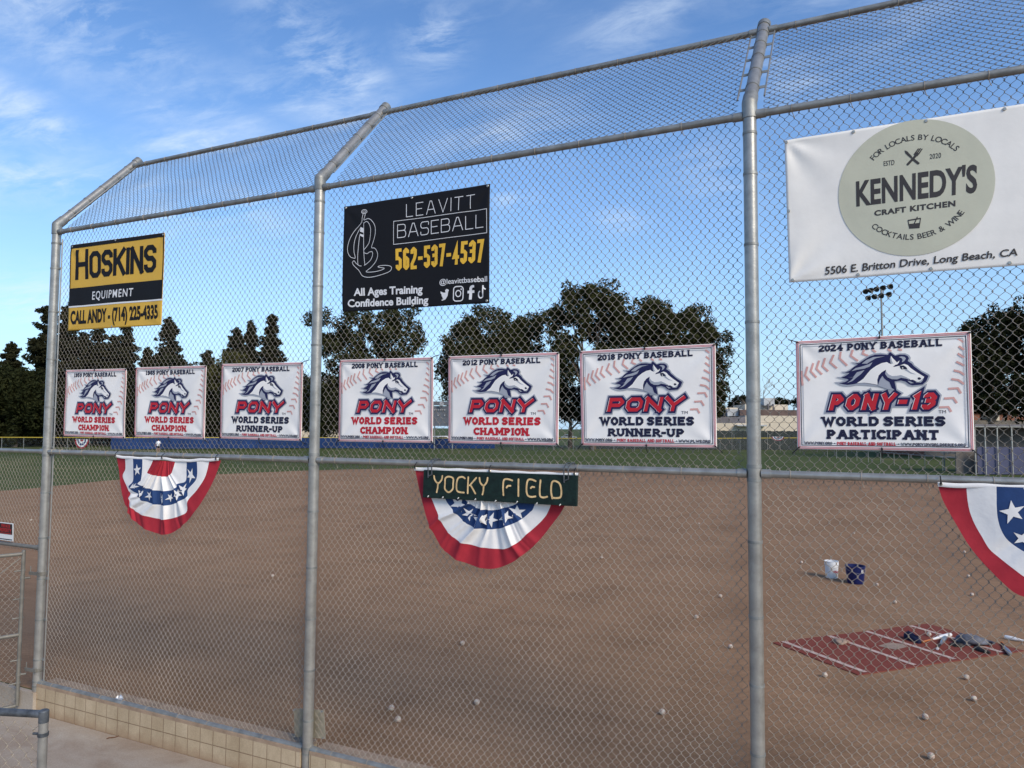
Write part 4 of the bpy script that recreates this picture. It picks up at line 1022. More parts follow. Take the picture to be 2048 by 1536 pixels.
# ------------------------------------------------------------------ bunting
def lin(pts, n):
    P = np.array(pts, float); d = np.r_[0, np.cumsum(np.linalg.norm(np.diff(P, axis=0), axis=1))]; d /= d[-1]
    return P, d
def catm(P, m):
    """smooth resample through control points, m samples by control index"""
    P = np.asarray(P, float); k = len(P); s_ = np.linspace(0, k-1, m); out = []
    for v in s_:
        i = min(int(v), k-2); t = v-i; p0, p1, p2, p3 = P[max(i-1, 0)], P[i], P[i+1], P[min(i+2, k-1)]
        out.append(.5*((2*p1)+(-p0+p2)*t+(2*p0-5*p1+4*p2-p3)*t*t+(-p0+3*p1-3*p2+p3)*t**3))
    return np.array(out)
def bunting(bounds, y0, label, seed, header, stars, group='bunting along the fence'):
    """bounds: six nested U curves (x,z), centre to hem"""
    rg = np.random.default_rng(seed); m = 181; sub = 5
    B = [catm(b, m) for b in bounds]
    rows = []; vv = []
    for k in range(5):
        for j in range(sub if k < 4 else sub+1):
            t_ = j/sub; rows.append(B[k]*(1-t_)+B[k+1]*t_); vv.append((k+t_)/5)
    rows = np.array(rows); vv = np.array(vv)
    s = np.linspace(0, 1, m)
    width = np.linalg.norm(B[5][-1]-B[5][0])
    fold = np.zeros(m)
    for c, w_, a in zip(np.sort(rg.uniform(.22, .80, 17)), rg.uniform(.008, .022, 17), rg.uniform(.5, 1.2, 17)*rg.choice([-1, 1, 1], 17)):
        fold += a*np.exp(-((s-c)/w_)**2)
    env = np.clip((s-.12)/.2, 0, 1)*np.clip((.88-s)/.2, 0, 1)
    def surf(a, bq):  # a in 0..1 along, bq 0..1 outwards
        i = min(a*(m-1), m-1.001); i0 = int(i); fi = i-i0; j = min(bq, 1)*(len(vv)-1); j = min(j, len(vv)-1.001); j0 = int(j); fj = j-j0
        q = [ [rows[j0+q1][i0+q2] for q2 in (0, 1)] for q1 in (0, 1)]
        p = (q[0][0]*(1-fi)+q[0][1]*fi)*(1-fj)+(q[1][0]*(1-fi)+q[1][1]*fi)*fj
        f = fold[i0]*(1-fi)+fold[i0+1]*fi; e = env[i0]*(1-fi)+env[i0+1]*fi
        y = -.027*f*e*(.35+.65*math.sin(min(bq*1.15, 1)*math.pi*.85)) - .012*math.sin(2.3*a*6.28+seed)*bq - .010*math.sin(math.pi*min(bq*1.2, 1))
        side = max(0, 1-e)
        y -= side*.010*math.sin(9*bq+5*a+seed)
        return p[0], y0+y, p[1]
    V = [surf(s[i], j/(len(vv)-1)) for j in range(len(vv)) for i in range(m)]
    Fc = []; mi = []
    for j in range(len(vv)-1):
        band = min(int(vv[j]*5+1e-6), 4)
        for i in range(m-1):
            Fc.append((j*m+i, (j+1)*m+i, (j+1)*m+i+1, j*m+i+1)); mi.append((0, 1, 2, 1, 0)[band])
    c = (B[0][0]+B[0][-1])/2
    t = thing('bunting_fan', label, 'bunting', (c[0], y0, c[1]), group)
    # stars follow the surface; given as (along, radius) with pleats swallowing some points
    for (a, sz, rot) in stars:
        ctr = .5; pts = []
        k0 = len(V)
        i0 = int(a*(m-1)); pc = (B[2][i0]+B[3][i0])/2; hw = np.linalg.norm(B[3][i0]-B[2][i0])
        ln = np.linalg.norm((B[2][min(i0+3, m-1)]+B[3][min(i0+3, m-1)]-B[2][max(i0-3, 0)]-B[3][max(i0-3, 0)])/2)/(min(i0+3, m-1)-max(i0-3, 0))*(m-1)
        for q in range(10):
            r = (.47 if q % 2 == 0 else .185)*hw*sz; an = math.pi/2+rot+q*math.pi/5
            aa = a+r*math.cos(an)/max(ln, .05); bb = .5+r*math.sin(an)/hw/5*1.0
            x, y, z = surf(min(max(aa, 0.001), .999), bb); V.append((x, y-.0045, z))
        x, y, z = surf(a, .5); V.append((x, y-.0055, z))
        for q in range(10): Fc.append((k0+10, k0+q, k0+(q+1) % 10)); mi.append(1)
    mesh_obj('cloth', V, Fc, [MT['c_red'], MT['c_white'], MT['c_navy']], t, mi, smooth=True)
    V = []; hp = catm(header, 60)
    for dz, dy in ((.016, -.004), (.008, -.009), (-.012, -.010), (-.018, -.005)):
        V += [(p[0], y0+dy-.004, p[1]+dz+.003*math.sin(p[0]*21+seed)) for p in hp]
    Fc = [(j*60+i, (j+1)*60+i, (j+1)*60+i+1, j*60+i+1) for j in range(3) for i in range(59)]
    mesh_obj('header_tape', V, Fc, MT['c_white'], t, smooth=True)
    for f in (.02, .5, .98):
        p = hp[int(f*59)]; eyelet((p[0], y0-.016, p[1]+.004), t)
        ziptie((p[0], y0-.016, p[1]+.012), (0, 1), t, .05)
    return t
YN = -.050
c8 = lambda x, y: xz((200+x/7.315, 880+y/7.315), YN)
b1 = [[(800+i*20.7, 292+i*1.6) for i in range(15)],
 [(775,290),(740,370),(690,470),(700,485),(740,500),(800,515),(850,525),(900,530),(950,535),(1000,535),(1030,510),(1055,495),(1080,420),(1090,370),(1100,315)],
 [(635,280),(630,430),(610,590),(565,640),(650,680),(700,700),(780,725),(890,742),(1000,742),(1080,725),(1130,690),(1150,640),(1255,600),(1262,430),(1265,315)],
 [(500,275),(495,430),(485,600),(425,690),(550,790),(640,880),(780,930),(890,950),(1000,955),(1110,925),(1200,880),(1290,830),(1300,720),(1420,560),(1425,315)],
 [(360,262),(355,420),(315,530),(390,690),(435,780),(465,970),(575,1070),(860,1160),(980,1160),(1110,1130),(1270,1060),(1310,880),(1430,730),(1540,540),(1595,310)],
 [(235,240),(262,420),(285,620),(330,820),(400,1000),(490,1150),(620,1270),(840,1375),(1000,1375),(1160,1290),(1280,1190),(1420,1020),(1550,800),(1660,560),(1750,300)]]
B1 = [[c8(*p) for p in b] for b in b1]
stars1 = [(.075, .95, .2), (.225, .95, 1.2), (.33, 1.0, .1), (.40, .8, -.2), (.53, .85, .1), (.60, .7, 0), (.70, .9, .3), (.80, .8, .5), (.92, .95, -.15)]
bunting(B1, YN, 'red white and blue bunting fan hanging uncovered in the left bay', 3, [c8(*p) for p in ((235,235),(450,258),(700,268),(940,272),(1200,300),(1500,290),(1750,285))], stars1)
c9 = lambda x, y: xz((800+x/5.12, 900+y/5.12), YN)
b2 = [[(740+i*31, 235+i*1.3) for i in range(15)],
 [(715,235),(725,300),(745,345),(765,375),(795,400),(825,415),(860,425),(900,430),(950,432),(1000,430),(1040,420),(1080,405),(1110,380),(1140,330),(1180,248)],
 [(560,220),(600,380),(640,450),(690,525),(740,560),(790,590),(840,605),(900,612),(960,615),(1030,605),(1070,590),(1120,580),(1200,545),(1250,480),(1320,250)],
 [(420,215),(440,400),(470,510),(530,590),(610,680),(660,730),(760,790),(880,808),(960,810),(1040,800),(1130,765),(1230,720),(1330,640),(1380,570),(1480,255)],
 [(250,210),(290,400),(340,520),(390,640),(440,760),(500,850),(600,930),(780,985),(960,1010),(1085,1010),(1200,950),(1300,860),(1450,720),(1530,590),(1640,260)],
 [(155,205),(200,400),(245,560),(290,720),(350,860),(420,990),(530,1090),(760,1190),(960,1215),(1150,1150),(1290,1050),(1400,950),(1530,790),(1680,580),(1825,250)]]
bunting([[c9(*p) for p in b] for b in b2], YN, 'red white and blue bunting fan behind the dark green wooden sign', 5, [c9(*p) for p in ((150,190),(560,205),(940,222),(1400,240),(1830,255))],
        [(.21, 1.05, .1), (.34, .8, .6), (.46, 1., .3), (.545, .9, -.2), (.70, .9, .2), (.81, 1.1, 0.1)])
c10 = lambda x, y: xz((1840+x/5.12, 920+y/5.12), YN)
xc = c10(182, 250)[0]+.90; zt3 = c10(182, 250)[1]
def half_u(left, zb, w_in):
    P = [np.array(p) for p in left]; k = P[-1]
    P += [np.array([xc-(xc-k[0])*.62, k[1]+(zb-k[1])*.62]), np.array([xc-(xc-k[0])*.3, k[1]+(zb-k[1])*.93])]
    P = P+[np.array([xc, zb])]+[np.array([2*xc-p[0], p[1]]) for p in P[::-1]]
    P = np.array(P); d = np.r_[0, np.cumsum(np.linalg.norm(np.diff(P, axis=0), axis=1))]; q = np.linspace(0, d[-1], 25)
    return np.stack([np.interp(q, d, P[:, 0]), np.interp(q, d, P[:, 1])], 1)
o3 = [c10(*p) for p in ((182,250),(230,400),(330,590),(420,740),(520,910),(600,1000),(700,1110),(830,1240),(1000,1380))]
r3 = [c10(*p) for p in ((475,262),(490,440),(530,600),(620,760),(730,940),(890,1060),(1065,1200))]
w3 = [c10(*p) for p in ((778,270),(785,560),(830,720),(900,830),(1060,940))]
xb = xc-.36; xa = xc-.18
n3 = [np.array([xb, zt3]), np.array([xb+.005, zt3-.2]), np.array([xb+.03, zt3-.3]), np.array([xb+.10, zt3-.40])]
i3 = [np.array([xa, zt3]), np.array([xa+.01, zt3-.12]), np.array([xa+.04, zt3-.20]), np.array([xa+.09, zt3-.25])]
z0b = o3[-1][1]-.05
B3 = [np.stack([np.linspace(xa+.02, 2*xc-xa-.02, 25), np.full(25, zt3)], 1), half_u(i3, zt3-.28, 0), half_u(n3, zt3-.46, 0), half_u(w3, w3[-1][1]-.06, 0), half_u(r3, r3[-1][1]-.05, 0), half_u(o3, z0b, 0)]
bunting(B3, YN, 'red white and blue bunting fan cut off by the right edge of the photo', 9, [c10(180, 250), np.array([xc-.4, zt3]), np.array([xc, zt3-.01]), np.array([xc+.4, zt3]), np.array([2*xc-c10(180, 250)[0], zt3])],
        [(.11, .95, .25), (.235, .9, 1.2), (.34, .95, .2), (.43, .85, -.2), (.53, .9, .1), (.63, .85, 0), (.74, .9, .3), (.88, .95, -.15)])
# ---- wooden field sign
YS = -.115
cs = [xz(q, YS) for q in ((847,940),(1154.5,951),(1153,1013),(845,995))]
t = thing('field_sign', 'dark green wooden board with routed letters, hung on hooks over the middle bunting', 'sign', ((cs[0][0]+cs[1][0])/2, YS, cs[2][1]))
mb = MB(); V = [(c[0], YS+d, c[1]) for d in (0, .035) for c in cs]
mb.add(V, [(0, 3, 2, 1), (4, 5, 6, 7), (0, 1, 5, 4), (1, 2, 6, 5), (2, 3, 7, 6), (3, 0, 4, 7)]); bo = mb.build('board', MT['board'], t)
bv = bo.modifiers.new('bevel', 'BEVEL'); bv.width = .004; bv.segments = 2
flat = lambda x, z, o: (x, YS-o, z)
cb_ = lambda x, y: xz((800+x/5.12, 900+y/5.12), YS)
p_ = Print(flat, .0015, base=0)
def rl(pts, sm=True): p_.line(spline([cb_(*q) for q in pts], 5, False) if sm else [cb_(*q) for q in pts], .0165, 1, 'routed')
rl([(350,265),(358,305),(390,340),(425,308),(435,265)]); rl([(390,340),(386,390),(376,432)], False)
p_.line(spline([cb_(*q) for q in ((500,272),(545,290),(545,345),(540,400),(500,432),(462,400),(462,345),(466,290))], 5), .0165, 1.3, 'routed', closed=True)
rl([(665,290),(640,275),(600,285),(582,330),(580,400),(600,428),(655,436)]); rl([(700,278),(696,360),(694,442)], False); rl([(782,285),(715,362)], False); rl([(730,370),(772,445)], False)
rl([(815,285),(822,330),(855,365),(888,330),(898,285)]); rl([(857,365),(855,415),(845,455)], False)
rl([(1150,312),(1115,300),(1075,300),(1060,325),(1056,400),(1060,462)]); rl([(1092,385),(1105,368),(1132,366)]); rl([(1214,300),(1213,390),(1213,470)], False)
rl([(1390,318),(1350,302),(1315,305),(1300,345),(1296,420),(1310,465),(1345,480),(1388,475)]); rl([(1340,390),(1352,378),(1376,380)]); rl([(1440,310),(1432,400),(1436,470),(1470,486),(1508,478)])
rl([(1560,495),(1548,420),(1556,335),(1590,318),(1635,345),(1652,410),(1645,480),(1600,492),(1562,488)])
p_.build('routed_lettering', t)
for x, y in ((290,475),(440,486),(598,494),(772,506),(980,522),(1200,532),(1402,548),(1640,562)):
    c = cb_(x, y); mb = MB(); mb.tube([(c[0]-.006, YS-.003, c[1]-.005), (c[0]+.006, YS-.006, c[1]+.006)], .0055, 8); mb.build('paint_chip', MT['chip'], t, smooth=True)
for x, y in ((312, 190), (1705, 230)):
    c = cb_(x, y)
    mb = MB()
    for dx in (-.02, .022):
        pth = [(c[0]+dx, YS-.008, c[1]-.075+dx*.8), (c[0]+dx, YS-.012, c[1]-.02), (c[0]+dx, YS-.01, c[1]+.035), (c[0]+dx, YS+.05, ZM+RR+.008), (c[0]+dx, .03, ZM+RR+.01), (c[0]+dx, .05, ZM-.01)]
        mb.tube(spline(pth, 4, False), .006, 8)
    mb.tube([(c[0]-.02, YS-.008, c[1]-.075), (c[0]+.022, YS-.008, c[1]-.058)], .006, 8)
    mb.build('hook', MT['steel_dark'], t, smooth=True)
# ------------------------------------------------------------------ left end: header panel, sign, open gate, guard rail
t = tag(empty('header_fence', (-1.6, 0, 1.86)), 'chain-link header panel over the gateway, left of the end post', 'fence')
for z in (ZM, 1.86):
    mb = MB(); mb.tube([(-PR, 0, z), (-3.4, 0, z)], RR*.85, 14); mb.tube([(-PR, 0, z), (-PR-.09, 0, z)], RR+.004, 14)
    mb.build('rail', MT['steel_pale'] if z < 2 else MT['steel'], t, smooth=True)
mb = MB(); mb.tube([(-3.4, 0, CZ), (-3.4, 0, ZM+.05)], PR*.9, 16); mb.build('post', MT['steel'], t, smooth=True)
V, Q = weave(-3.35, -PR-.03, 1.80, ZM-.01, (0, .036, 0), (1, 0, 0), (0, 0, 1), (0, 1, 0), ph=.4); mesh_obj('chain_link_mesh', V, Q, MT['wire'], t)
YG = -.035
cs = [xz(q, YG) for q in ((-7,1043),(26.5,1047),(26.5,1083),(-7,1078.5))]
t = thing('warning_sign', 'small black, red and white private property sign wired to the header panel', 'sign', ((cs[0][0]+cs[1][0])/2, YG, cs[2][1]))
mb = MB(); V = [(c[0], YG+d, c[1]) for d in (0, .003) for c in cs]; mb.add(V, [(0, 3, 2, 1), (4, 5, 6, 7), (0, 1, 5, 4), (1, 2, 6, 5), (2, 3, 7, 6), (3, 0, 4, 7)])
mb.build('plate', MT['sign_white'], t)
p_ = Print(lambda x, z, o: (x, YG-o, z), .001); TL, TR, BR, BL = cs
uvs = lambda u, v: (1-u)*(1-v)*BL+u*(1-v)*BR+u*v*TR+(1-u)*v*TL
p_.poly([uvs(.04, .36), uvs(.95, .36), uvs(.95, .95), uvs(.04, .95)], 1, 'sign_black'); p_.poly([uvs(.04, .05), uvs(.95, .05), uvs(.95, .10), uvs(.04, .10)], 1, 'sign_black')
p_.stroke_text([uvs(.30, .72), uvs(.84, .72), uvs(.84, .91), uvs(.30, .91)], 'PRIVATE', 2, 'sign_red', .17, 'block')
p_.stroke_text([uvs(.12, .48), uvs(.90, .48), uvs(.90, .68), uvs(.12, .68)], 'PROPERTY', 2, 'sign_red', .17, 'block')
p_.poly([uvs(.10, .39), uvs(.90, .39), uvs(.90, .42), uvs(.10, .42)], 2, 'sign_red')
p_.build('lettering', t)
# gate, swung open towards the spectators
ga = np.array([-.20, -.13]); gd = np.array([-.34, -.94]); GW = 1.25; gb = ga+gd*GW
gt = tag(empty('chain_link_gate', (ga[0], ga[1], CZ)), 'open chain-link gate with a mid rail hinged on the left end post', 'gate')
P3 = lambda s_, z: (ga[0]+gd[0]*s_, ga[1]+gd[1]*s_, z)
Z0, Z1, Z2 = CZ+.09, .73, 1.79
for nm, pa, pb_ in (('stile', P3(0, Z0), P3(0, Z2+.05)), ('stile', P3(GW, Z0), P3(GW, Z2+.02)), ('gate_rail', P3(.02, Z2), P3(GW, Z2)), ('gate_rail', P3(.02, Z1), P3(GW, Z1)), ('gate_rail', P3(.02, Z0), P3(GW, Z0))):
    mb = MB(); mb.tube([pa, pb_], .024, 14); mb.build(nm, MT['steel_pale'], gt, smooth=True)
mb = MB(); mb.tube([P3(.03, Z2-.05), P3(GW-.03, Z1+.05)], .006, 6); mb.build('truss_rod', MT['steel_pale'], gt)
V, Q = weave(.03, GW-.03, Z0, Z2, (ga[0], ga[1], 0), (gd[0], gd[1], 0), (0, 0, 1), (gd[1], -gd[0], 0), ph=.9); mesh_obj('chain_link_mesh', V, Q, MT['wire'], gt)
for z in (Z2-.22, 1.2, .95, .4, .1):
    mb = MB(); mb.tube([P3(-.03, z), P3(.10, z)], .010, 8); ring(mb, P3(0, z), (0, 0, 1), .029, .022, 14); mb.build('tension_band', MT['steel_pale'], gt, smooth=True)
for z in (1.53, .27):
    mb = MB(); ring(mb, (0, 0, z), (0, 0, 1), PR+.009, .045); mb.box((-.17, -.072, z-.02), (.06, -.060, z+.02)); mb.tube([(-.14, -.066, z-.03), (-.14, -.066, z+.09)], .007, 8)
    mb.tube([(-.14, -.066, z-.06), P3(0, z-.06)], .014, 8); ring(mb, P3(0, z-.06), (0, 0, 1), .03, .04, 14)
    mb.build('hinge', MT['steel_pale'], gt, smooth=True)
# guard rail beside the seats
gp = DP(88, 1424, 4.1); g2 = gp+np.array([-2.6, -.9, 0]); g2[2] = gp[2]
tg = tag(empty('guard_fence', (gp[0], gp[1], CZ)), 'low dark-railed chain-link guard fence in the lower left corner', 'fence')
gdv = (g2-gp)/np.linalg.norm(g2-gp)
mb = MB(); mb.tube([(gp[0], gp[1], CZ), (gp[0], gp[1], gp[2]-.01)], .0245, 16); mb.build('post', MT['steel'], tg, smooth=True)
mb = MB(); mb.tube([(gp[0], gp[1], gp[2]-.055), (gp[0], gp[1], gp[2]+.006)], .0265, 16); mb.ball((gp[0], gp[1], gp[2]+.004), .0265, 14, 8, 0, (1, 1, .5)); mb.build('post_cap', MT['steel_dark'], tg, smooth=True)
mb = MB(); mb.tube([(g2[0], g2[1], CZ), (g2[0], g2[1], g2[2])], .0245, 16); mb.build('post', MT['steel'], tg, smooth=True)
mb = MB(); mb.tube([gp-np.array([0, 0, .012]), g2-np.array([0, 0, .012])], .021, 14); mb.build('rail', MT['steel_dark'], tg, smooth=True)
V, Q = weave(.035, 2.6, gp[2]-1.6, gp[2]-.02, (gp[0], gp[1], 0), (gdv[0], gdv[1], 0), (0, 0, 1), (gdv[1], -gdv[0], 0), ph=.2); mesh_obj('chain_link_mesh', V, Q, MT['wire'], tg)
for z in (.12, .36, .6):
    mb = MB(); ring(mb, (gp[0], gp[1], gp[2]-z), (0, 0, 1), .0285, .02, 14); mb.tube([gp+gdv*.02-(0, 0, z), gp+gdv*.06-(0, 0, z)], .007, 6); mb.build('tension_band', MT['steel_dark'], tg, smooth=True)

# ------------------------------------------------------------------ things on the ground near the plate
# plate mat
mc = [GZ(*q, z=.0)[:2] for q in ((1546,1286),(1716,1351),(2046,1302),(1855,1248))]
t = tag(empty('plate_mat', (*((mc[0]+mc[2])/2), 0)), 'red turf home plate mat with four dusty white lines, lying on the clay', 'mat')
m4 = lambda u, v: (1-u)*(1-v)*mc[0]+u*(1-v)*mc[1]+u*v*mc[2]+(1-u)*v*mc[3]     # u across (left->bottom), v along
def mat_outline(n=14):
    o = []
    for a, b_ in (((0, 0), (1, 0)), ((1, 0), (1, 1)), ((1, 1), (0, 1)), ((0, 1), (0, 0))):
        for i in range(n): f = i/n; o.append(m4(a[0]+(b_[0]-a[0])*f, a[1]+(b_[1]-a[1])*f)+RNG.normal(0, .008, 2))
    return o
ol = mat_outline(); k = len(ol)
V = [(*p, .010) for p in ol]+[(*p, -.003) for p in ol]
Fc = [list(range(k))]+[[i, k+i, k+(i+1) % k, (i+1) % k] for i in range(k)]
mo = mesh_obj('turf', V, Fc, MT['turf_red'], t)
for f in mo.data.polygons:
    if len(f.vertices) > 4 and f.normal.z < 0: f.flip()
fl = Print(lambda x, y, o: (x, y, .010+o), .0035, .4)
for va in (.055, .335, .575, .875):
    a, c = m4(.0, va), m4(.995, va)
    pl = Print(lambda x, y, o: (x, y, .010+o), .0035, .4); pl.line([a+(c-a)*f for f in (0.01, .3, .6, .98)], .085, 1, 'mat_line', cap='flat'); pl.build('line', t)
pc = [(915,822),(1000,796),(1108,806),(1142,830),(1050,852)]
pl = Print(lambda x, y, o: (x, y, .010+o), .004, .4); pl.poly([GZ(1520+x/3.879, 1080+y/3.879, .014)[:2] for x, y in pc], 1, 'plate'); pl.build('home_plate', t)
# dust drifted over the near edge of the mat
# balls
ball_me = None
balls = [(545,1152,0),(925,1288,0),(954,1407,0),(783,1419,0),(796,1442,0),(1325,1427,0),(1393,1235,0),(1461,1295,0),(1441,1193,0),(1203,1115,0),(1603,1125,0),(1790,1205,0),(1650,1352,0),(1933,1357,0),(1948,1400,0),(1851,1437,0),(1862,1516,0),(1858,1270,.012),(1708,1066,0),(1929,1104,0),(1937,1153,0),(1944,1190,0),(1398,1047,0),(62,1040,0),(1754,1170,0)]
where = ['alone on the left clay, right of the left bunting', 'left of centre below the middle bunting tip', 'bottom centre, lowest one right of the middle post pair', 'upper of two close together by the middle post', 'lower of two close together by the middle post', 'near the bottom, just left of the right post',
 'left of the right post, level with the mat top', 'right beside the right post, level with the mat', 'between the middle and right posts, above two others', 'right of the middle bunting hem', 'just left of the white bucket', 'below the blue bucket towards the mat', 'at the near left corner of the red mat', 'just below the right end of the red mat', 'second one down below the right end of the mat',
 'between the mat and the lowest right ball', 'brightest, lowest one at the bottom right', 'lying on the red mat beside the white bat', 'farthest one above the two buckets', 'highest of three in a column by the right bunting', 'middle of three in a column by the right bunting', 'lowest of three in a column by the right bunting', 'far out on the clay left of the right post', 'far left beyond the gateway header', 'beside the foot of the blue bucket']
def ball_mesh():
    bm = bmesh.new(); bmesh.ops.create_uvsphere(bm, u_segments=18, v_segments=12, radius=.0368)
    me = bpy.data.meshes.new('baseball')
    for f in bm.faces: f.smooth = True
    bm.to_mesh(me); bm.free(); me.materials.append(MT['ball']); return me
def seam_mesh():
    mb = MB(); pts = []
    for i in range(49):
        a = 2*math.pi*i/48; th_ = math.pi/2-(math.pi/2-.55)*math.cos(a); ph_ = a/2+.55*math.sin(2*a)
        v = np.array([math.sin(th_)*math.cos(ph_*1), math.sin(th_)*math.sin(ph_*1), math.cos(th_)])
        # tennis-ball curve
        tt = a; A_, B_ = .75, .25; v = np.array([A_*math.cos(tt)+B_*math.cos(3*tt), A_*math.sin(tt)-B_*math.sin(3*tt), 2*math.sqrt(A_*B_)*math.sin(2*tt)])
        pts.append(v/np.linalg.norm(v)*.0368)
    mb.tube(pts, .0018, 5, cap=False); me = bpy.data.meshes.new('seam'); me.from_pydata(mb.V, [], mb.F); me.materials.append(MT['stitch']); return me
bme, sme = ball_mesh(), seam_mesh()
for (px, py, z), w_ in zip(balls, where):
    p = GZ(px, py+2, z)
    o = bpy.data.objects.new('baseball', bme); COL.objects.link(o); o.location = (p[0], p[1], z+.0330)
    o.rotation_euler = tuple(RNG.uniform(0, 6.28, 3))
    tag(o, 'scuffed white baseball '+w_, 'baseball', 'baseballs scattered on the clay')
    s_ = bpy.data.objects.new('seam', sme); COL.objects.link(s_); s_.parent = o
# buckets
def bucket(px, py, r0, r1, h, m, label, rim=True):
    p = GZ(px, py, 0); t = thing('bucket', label, 'bucket', (p[0], p[1], 0)); c = np.array([p[0], p[1], 0])
    mb = MB(); n = 28; prof = [(r0*.97, .0), (r0, .012), (r0+(r1-r0)*.75, h*.75), (r1, h), (r1-.006, h), (r0+(r1-r0)*.5-.006, h*.5), (r0-.008, .012)]
    V = [c+np.array([r*math.cos(2*math.pi*j/n), r*math.sin(2*math.pi*j/n), z]) for r, z in prof for j in range(n)]
    Fc = [(i*n+j, i*n+(j+1) % n, (i+1)*n+(j+1) % n, (i+1)*n+j) for i in range(len(prof)-1) for j in range(n)]+[tuple(range(n-1, -1, -1)), tuple((len(prof)-1)*n+j for j in range(n))]
    mb.add(V, Fc); bd = mb.build('bucket_body', m, t, smooth=True)
    mb = MB()
    for zz_ in ((h-.012, h-.06, h-.085) if rim else (h-.014,)):
        rr_ = r0+(r1-r0)*zz_/h
        mb.tube([c+np.array([(rr_+.002)*math.cos(a), (rr_+.002)*math.sin(a), zz_]) for a in np.linspace(0, 2*math.pi, 29)], .007, 8, cap=False)
    mb.build('rim', m, t, smooth=True)
    mb = MB(); q = [c+np.array([ (r1+.006)*math.cos(a)*CR[0]+(-.06*math.sin(a))*.9*CF[0], (r1+.006)*math.cos(a)*CR[1]-.06*math.sin(a)*.9*CF[1], h-.05-math.sin(a)*.13]) for a in np.linspace(0, math.pi, 15)]
    q = [c+np.array([(r1+.01)*(math.cos(a)*CR[0]-math.sin(a)*CF[0]*1.02), (r1+.01)*(math.cos(a)*CR[1]-math.sin(a)*CF[1]*1.02), h-.045-math.sin(a)*.10]) for a in np.linspace(0, math.pi, 15)]
    mb.tube(q, .0028, 6); mb.build('bail_handle', MT['steel'], t, smooth=True)
    return t, c
def wrap_print(t, c, r0, r1, h, name, fn):
    """printing wrapped round the bucket wall, x = arc length, y = height"""
    base = math.atan2(-CF[1], -CF[0])
    def dr(x, y, o):
        r = r0+(r1-r0)*y/h+.001+o; a = base+x/r
        return (c[0]+r*math.cos(a), c[1]+r*math.sin(a), y)
    p = Print(dr, .001, .03); fn(p); p.build(name, t)
t, c = bucket(1663.5, 1155, .135, .155, .395, MT['bucket_white'], 'white plastic ball bucket with red lettering standing on the clay')
wrap_print(t, c, .135, .155, .395, 'red_lettering', lambda p: p.font_text([np.array(v) for v in ((-.035, .13), (.125, .13), (.125, .185), (-.035, .185))], 'Wilson', 1, 'red', .03))
t, c = bucket(1711, 1166, .175, .215, .40, MT['bucket_blue'], 'dark blue plastic ball bucket with a white tag, right of the white bucket', False)
def tagfn(p):
    p.poly([np.array(v) for v in ((.045, .255), (.115, .255), (.115, .325), (.045, .325))], 1, 'offwhite')
    p.line([np.array((.065, .31)), np.array((.065, .28)), np.array((.095, .28)), np.array((.095, .305))], .006, 2, 'charcoal')
wrap_print(t, c, .175, .215, .40, 'tag', tagfn)
# bats and gear
def g2m(s, ox, oy): return lambda x, y, z=.03: GZ(ox+x/s, oy+y/s, z)
cg = g2m(7.642, 1780, 1240)
def bat(a, b_, label, mats, knobm):
    a, b_ = np.array(a), np.array(b_); d = b_-a; L_ = np.linalg.norm(d); ax = d/L_
    t = thing('baseball_bat', label, 'bat', a, 'bats left on the ground')
    def seg(nm, f0, f1, m, prof):
        mb = MB(); mb.lathe(a, [(r, L_*f) for f, r in prof], 14, axis=ax); return mb.build(nm, MT[m], t, smooth=True)
    seg('knob', 0, .02, knobm, [(0, .010), (.003, .022), (.018, .024), (.024, .014)])
    seg('handle', 0, .4, mats[0], [(.02, .0125), (.2, .0125), (.36, .015)])
    seg('taper', .36, .6, mats[1], [(.36, .0152), (.5, .022), (.62, .031)])
    seg('barrel', .6, 1, mats[2], [(.62, .0312), (.75, .034), (.96, .034), (.99, .028), (1., .012)])
bat(cg(485, 335), cg(932, 222), 'white and orange baseball bat lying on the red mat', ('bat_orange', 'bat_white', 'bat_white'), 'bat_orange')
bat(cg(722, 440), cg(850, 262), 'grey baseball bat with a pale knob crossing the white bat', ('grip', 'bat_grey', 'bat_grey'), 'bat_white')
bat(cg(1705, 348), cg(1835, 520), 'dark grey baseball bat at the right end of the red mat', ('grip', 'bat_grey', 'bat_grey'), 'bat_orange')
bat(cg(2190, 345), cg(1750, 258), 'white baseball bat beyond the mat, cut off by the right edge', ('bat_white', 'bat_white', 'bat_white'), 'bat_white')
def lump(name, label, cat, px, r, m, seed, sq=(1, 1, 1), rz=0, n=22):
    """soft crumpled form resting on the ground"""
    c = px; rg = np.random.default_rng(seed); fr = rg.normal(0, 1, (10, 3)); ph = rg.uniform(0, 6, 10)
    V = []; k = n//2
    for i in range(k+1):
        a = math.pi*i/k
        for j in range(n):
            b_ = 2*math.pi*j/n; d = np.array([math.sin(a)*math.cos(b_), math.sin(a)*math.sin(b_), math.cos(a)])
            q = 1+.16*sum(math.sin(2.6*(fr[w_]@d)+ph[w_]) for w_ in range(10))/2.5+.05*sum(math.sin(7*(fr[w_]@d)+ph[w_]) for w_ in range(4))
            v = d*r*q*np.array(sq); x, y = v[0]*math.cos(rz)-v[1]*math.sin(rz), v[0]*math.sin(rz)+v[1]*math.cos(rz)
            V.append((c[0]+x, c[1]+y, max(c[2]+v[2], .008)))
    Fc = [(i*n+j, (i+1)*n+j, (i+1)*n+(j+1) % n, i*n+(j+1) % n) for i in range(k) for j in range(n)]
    return V, Fc
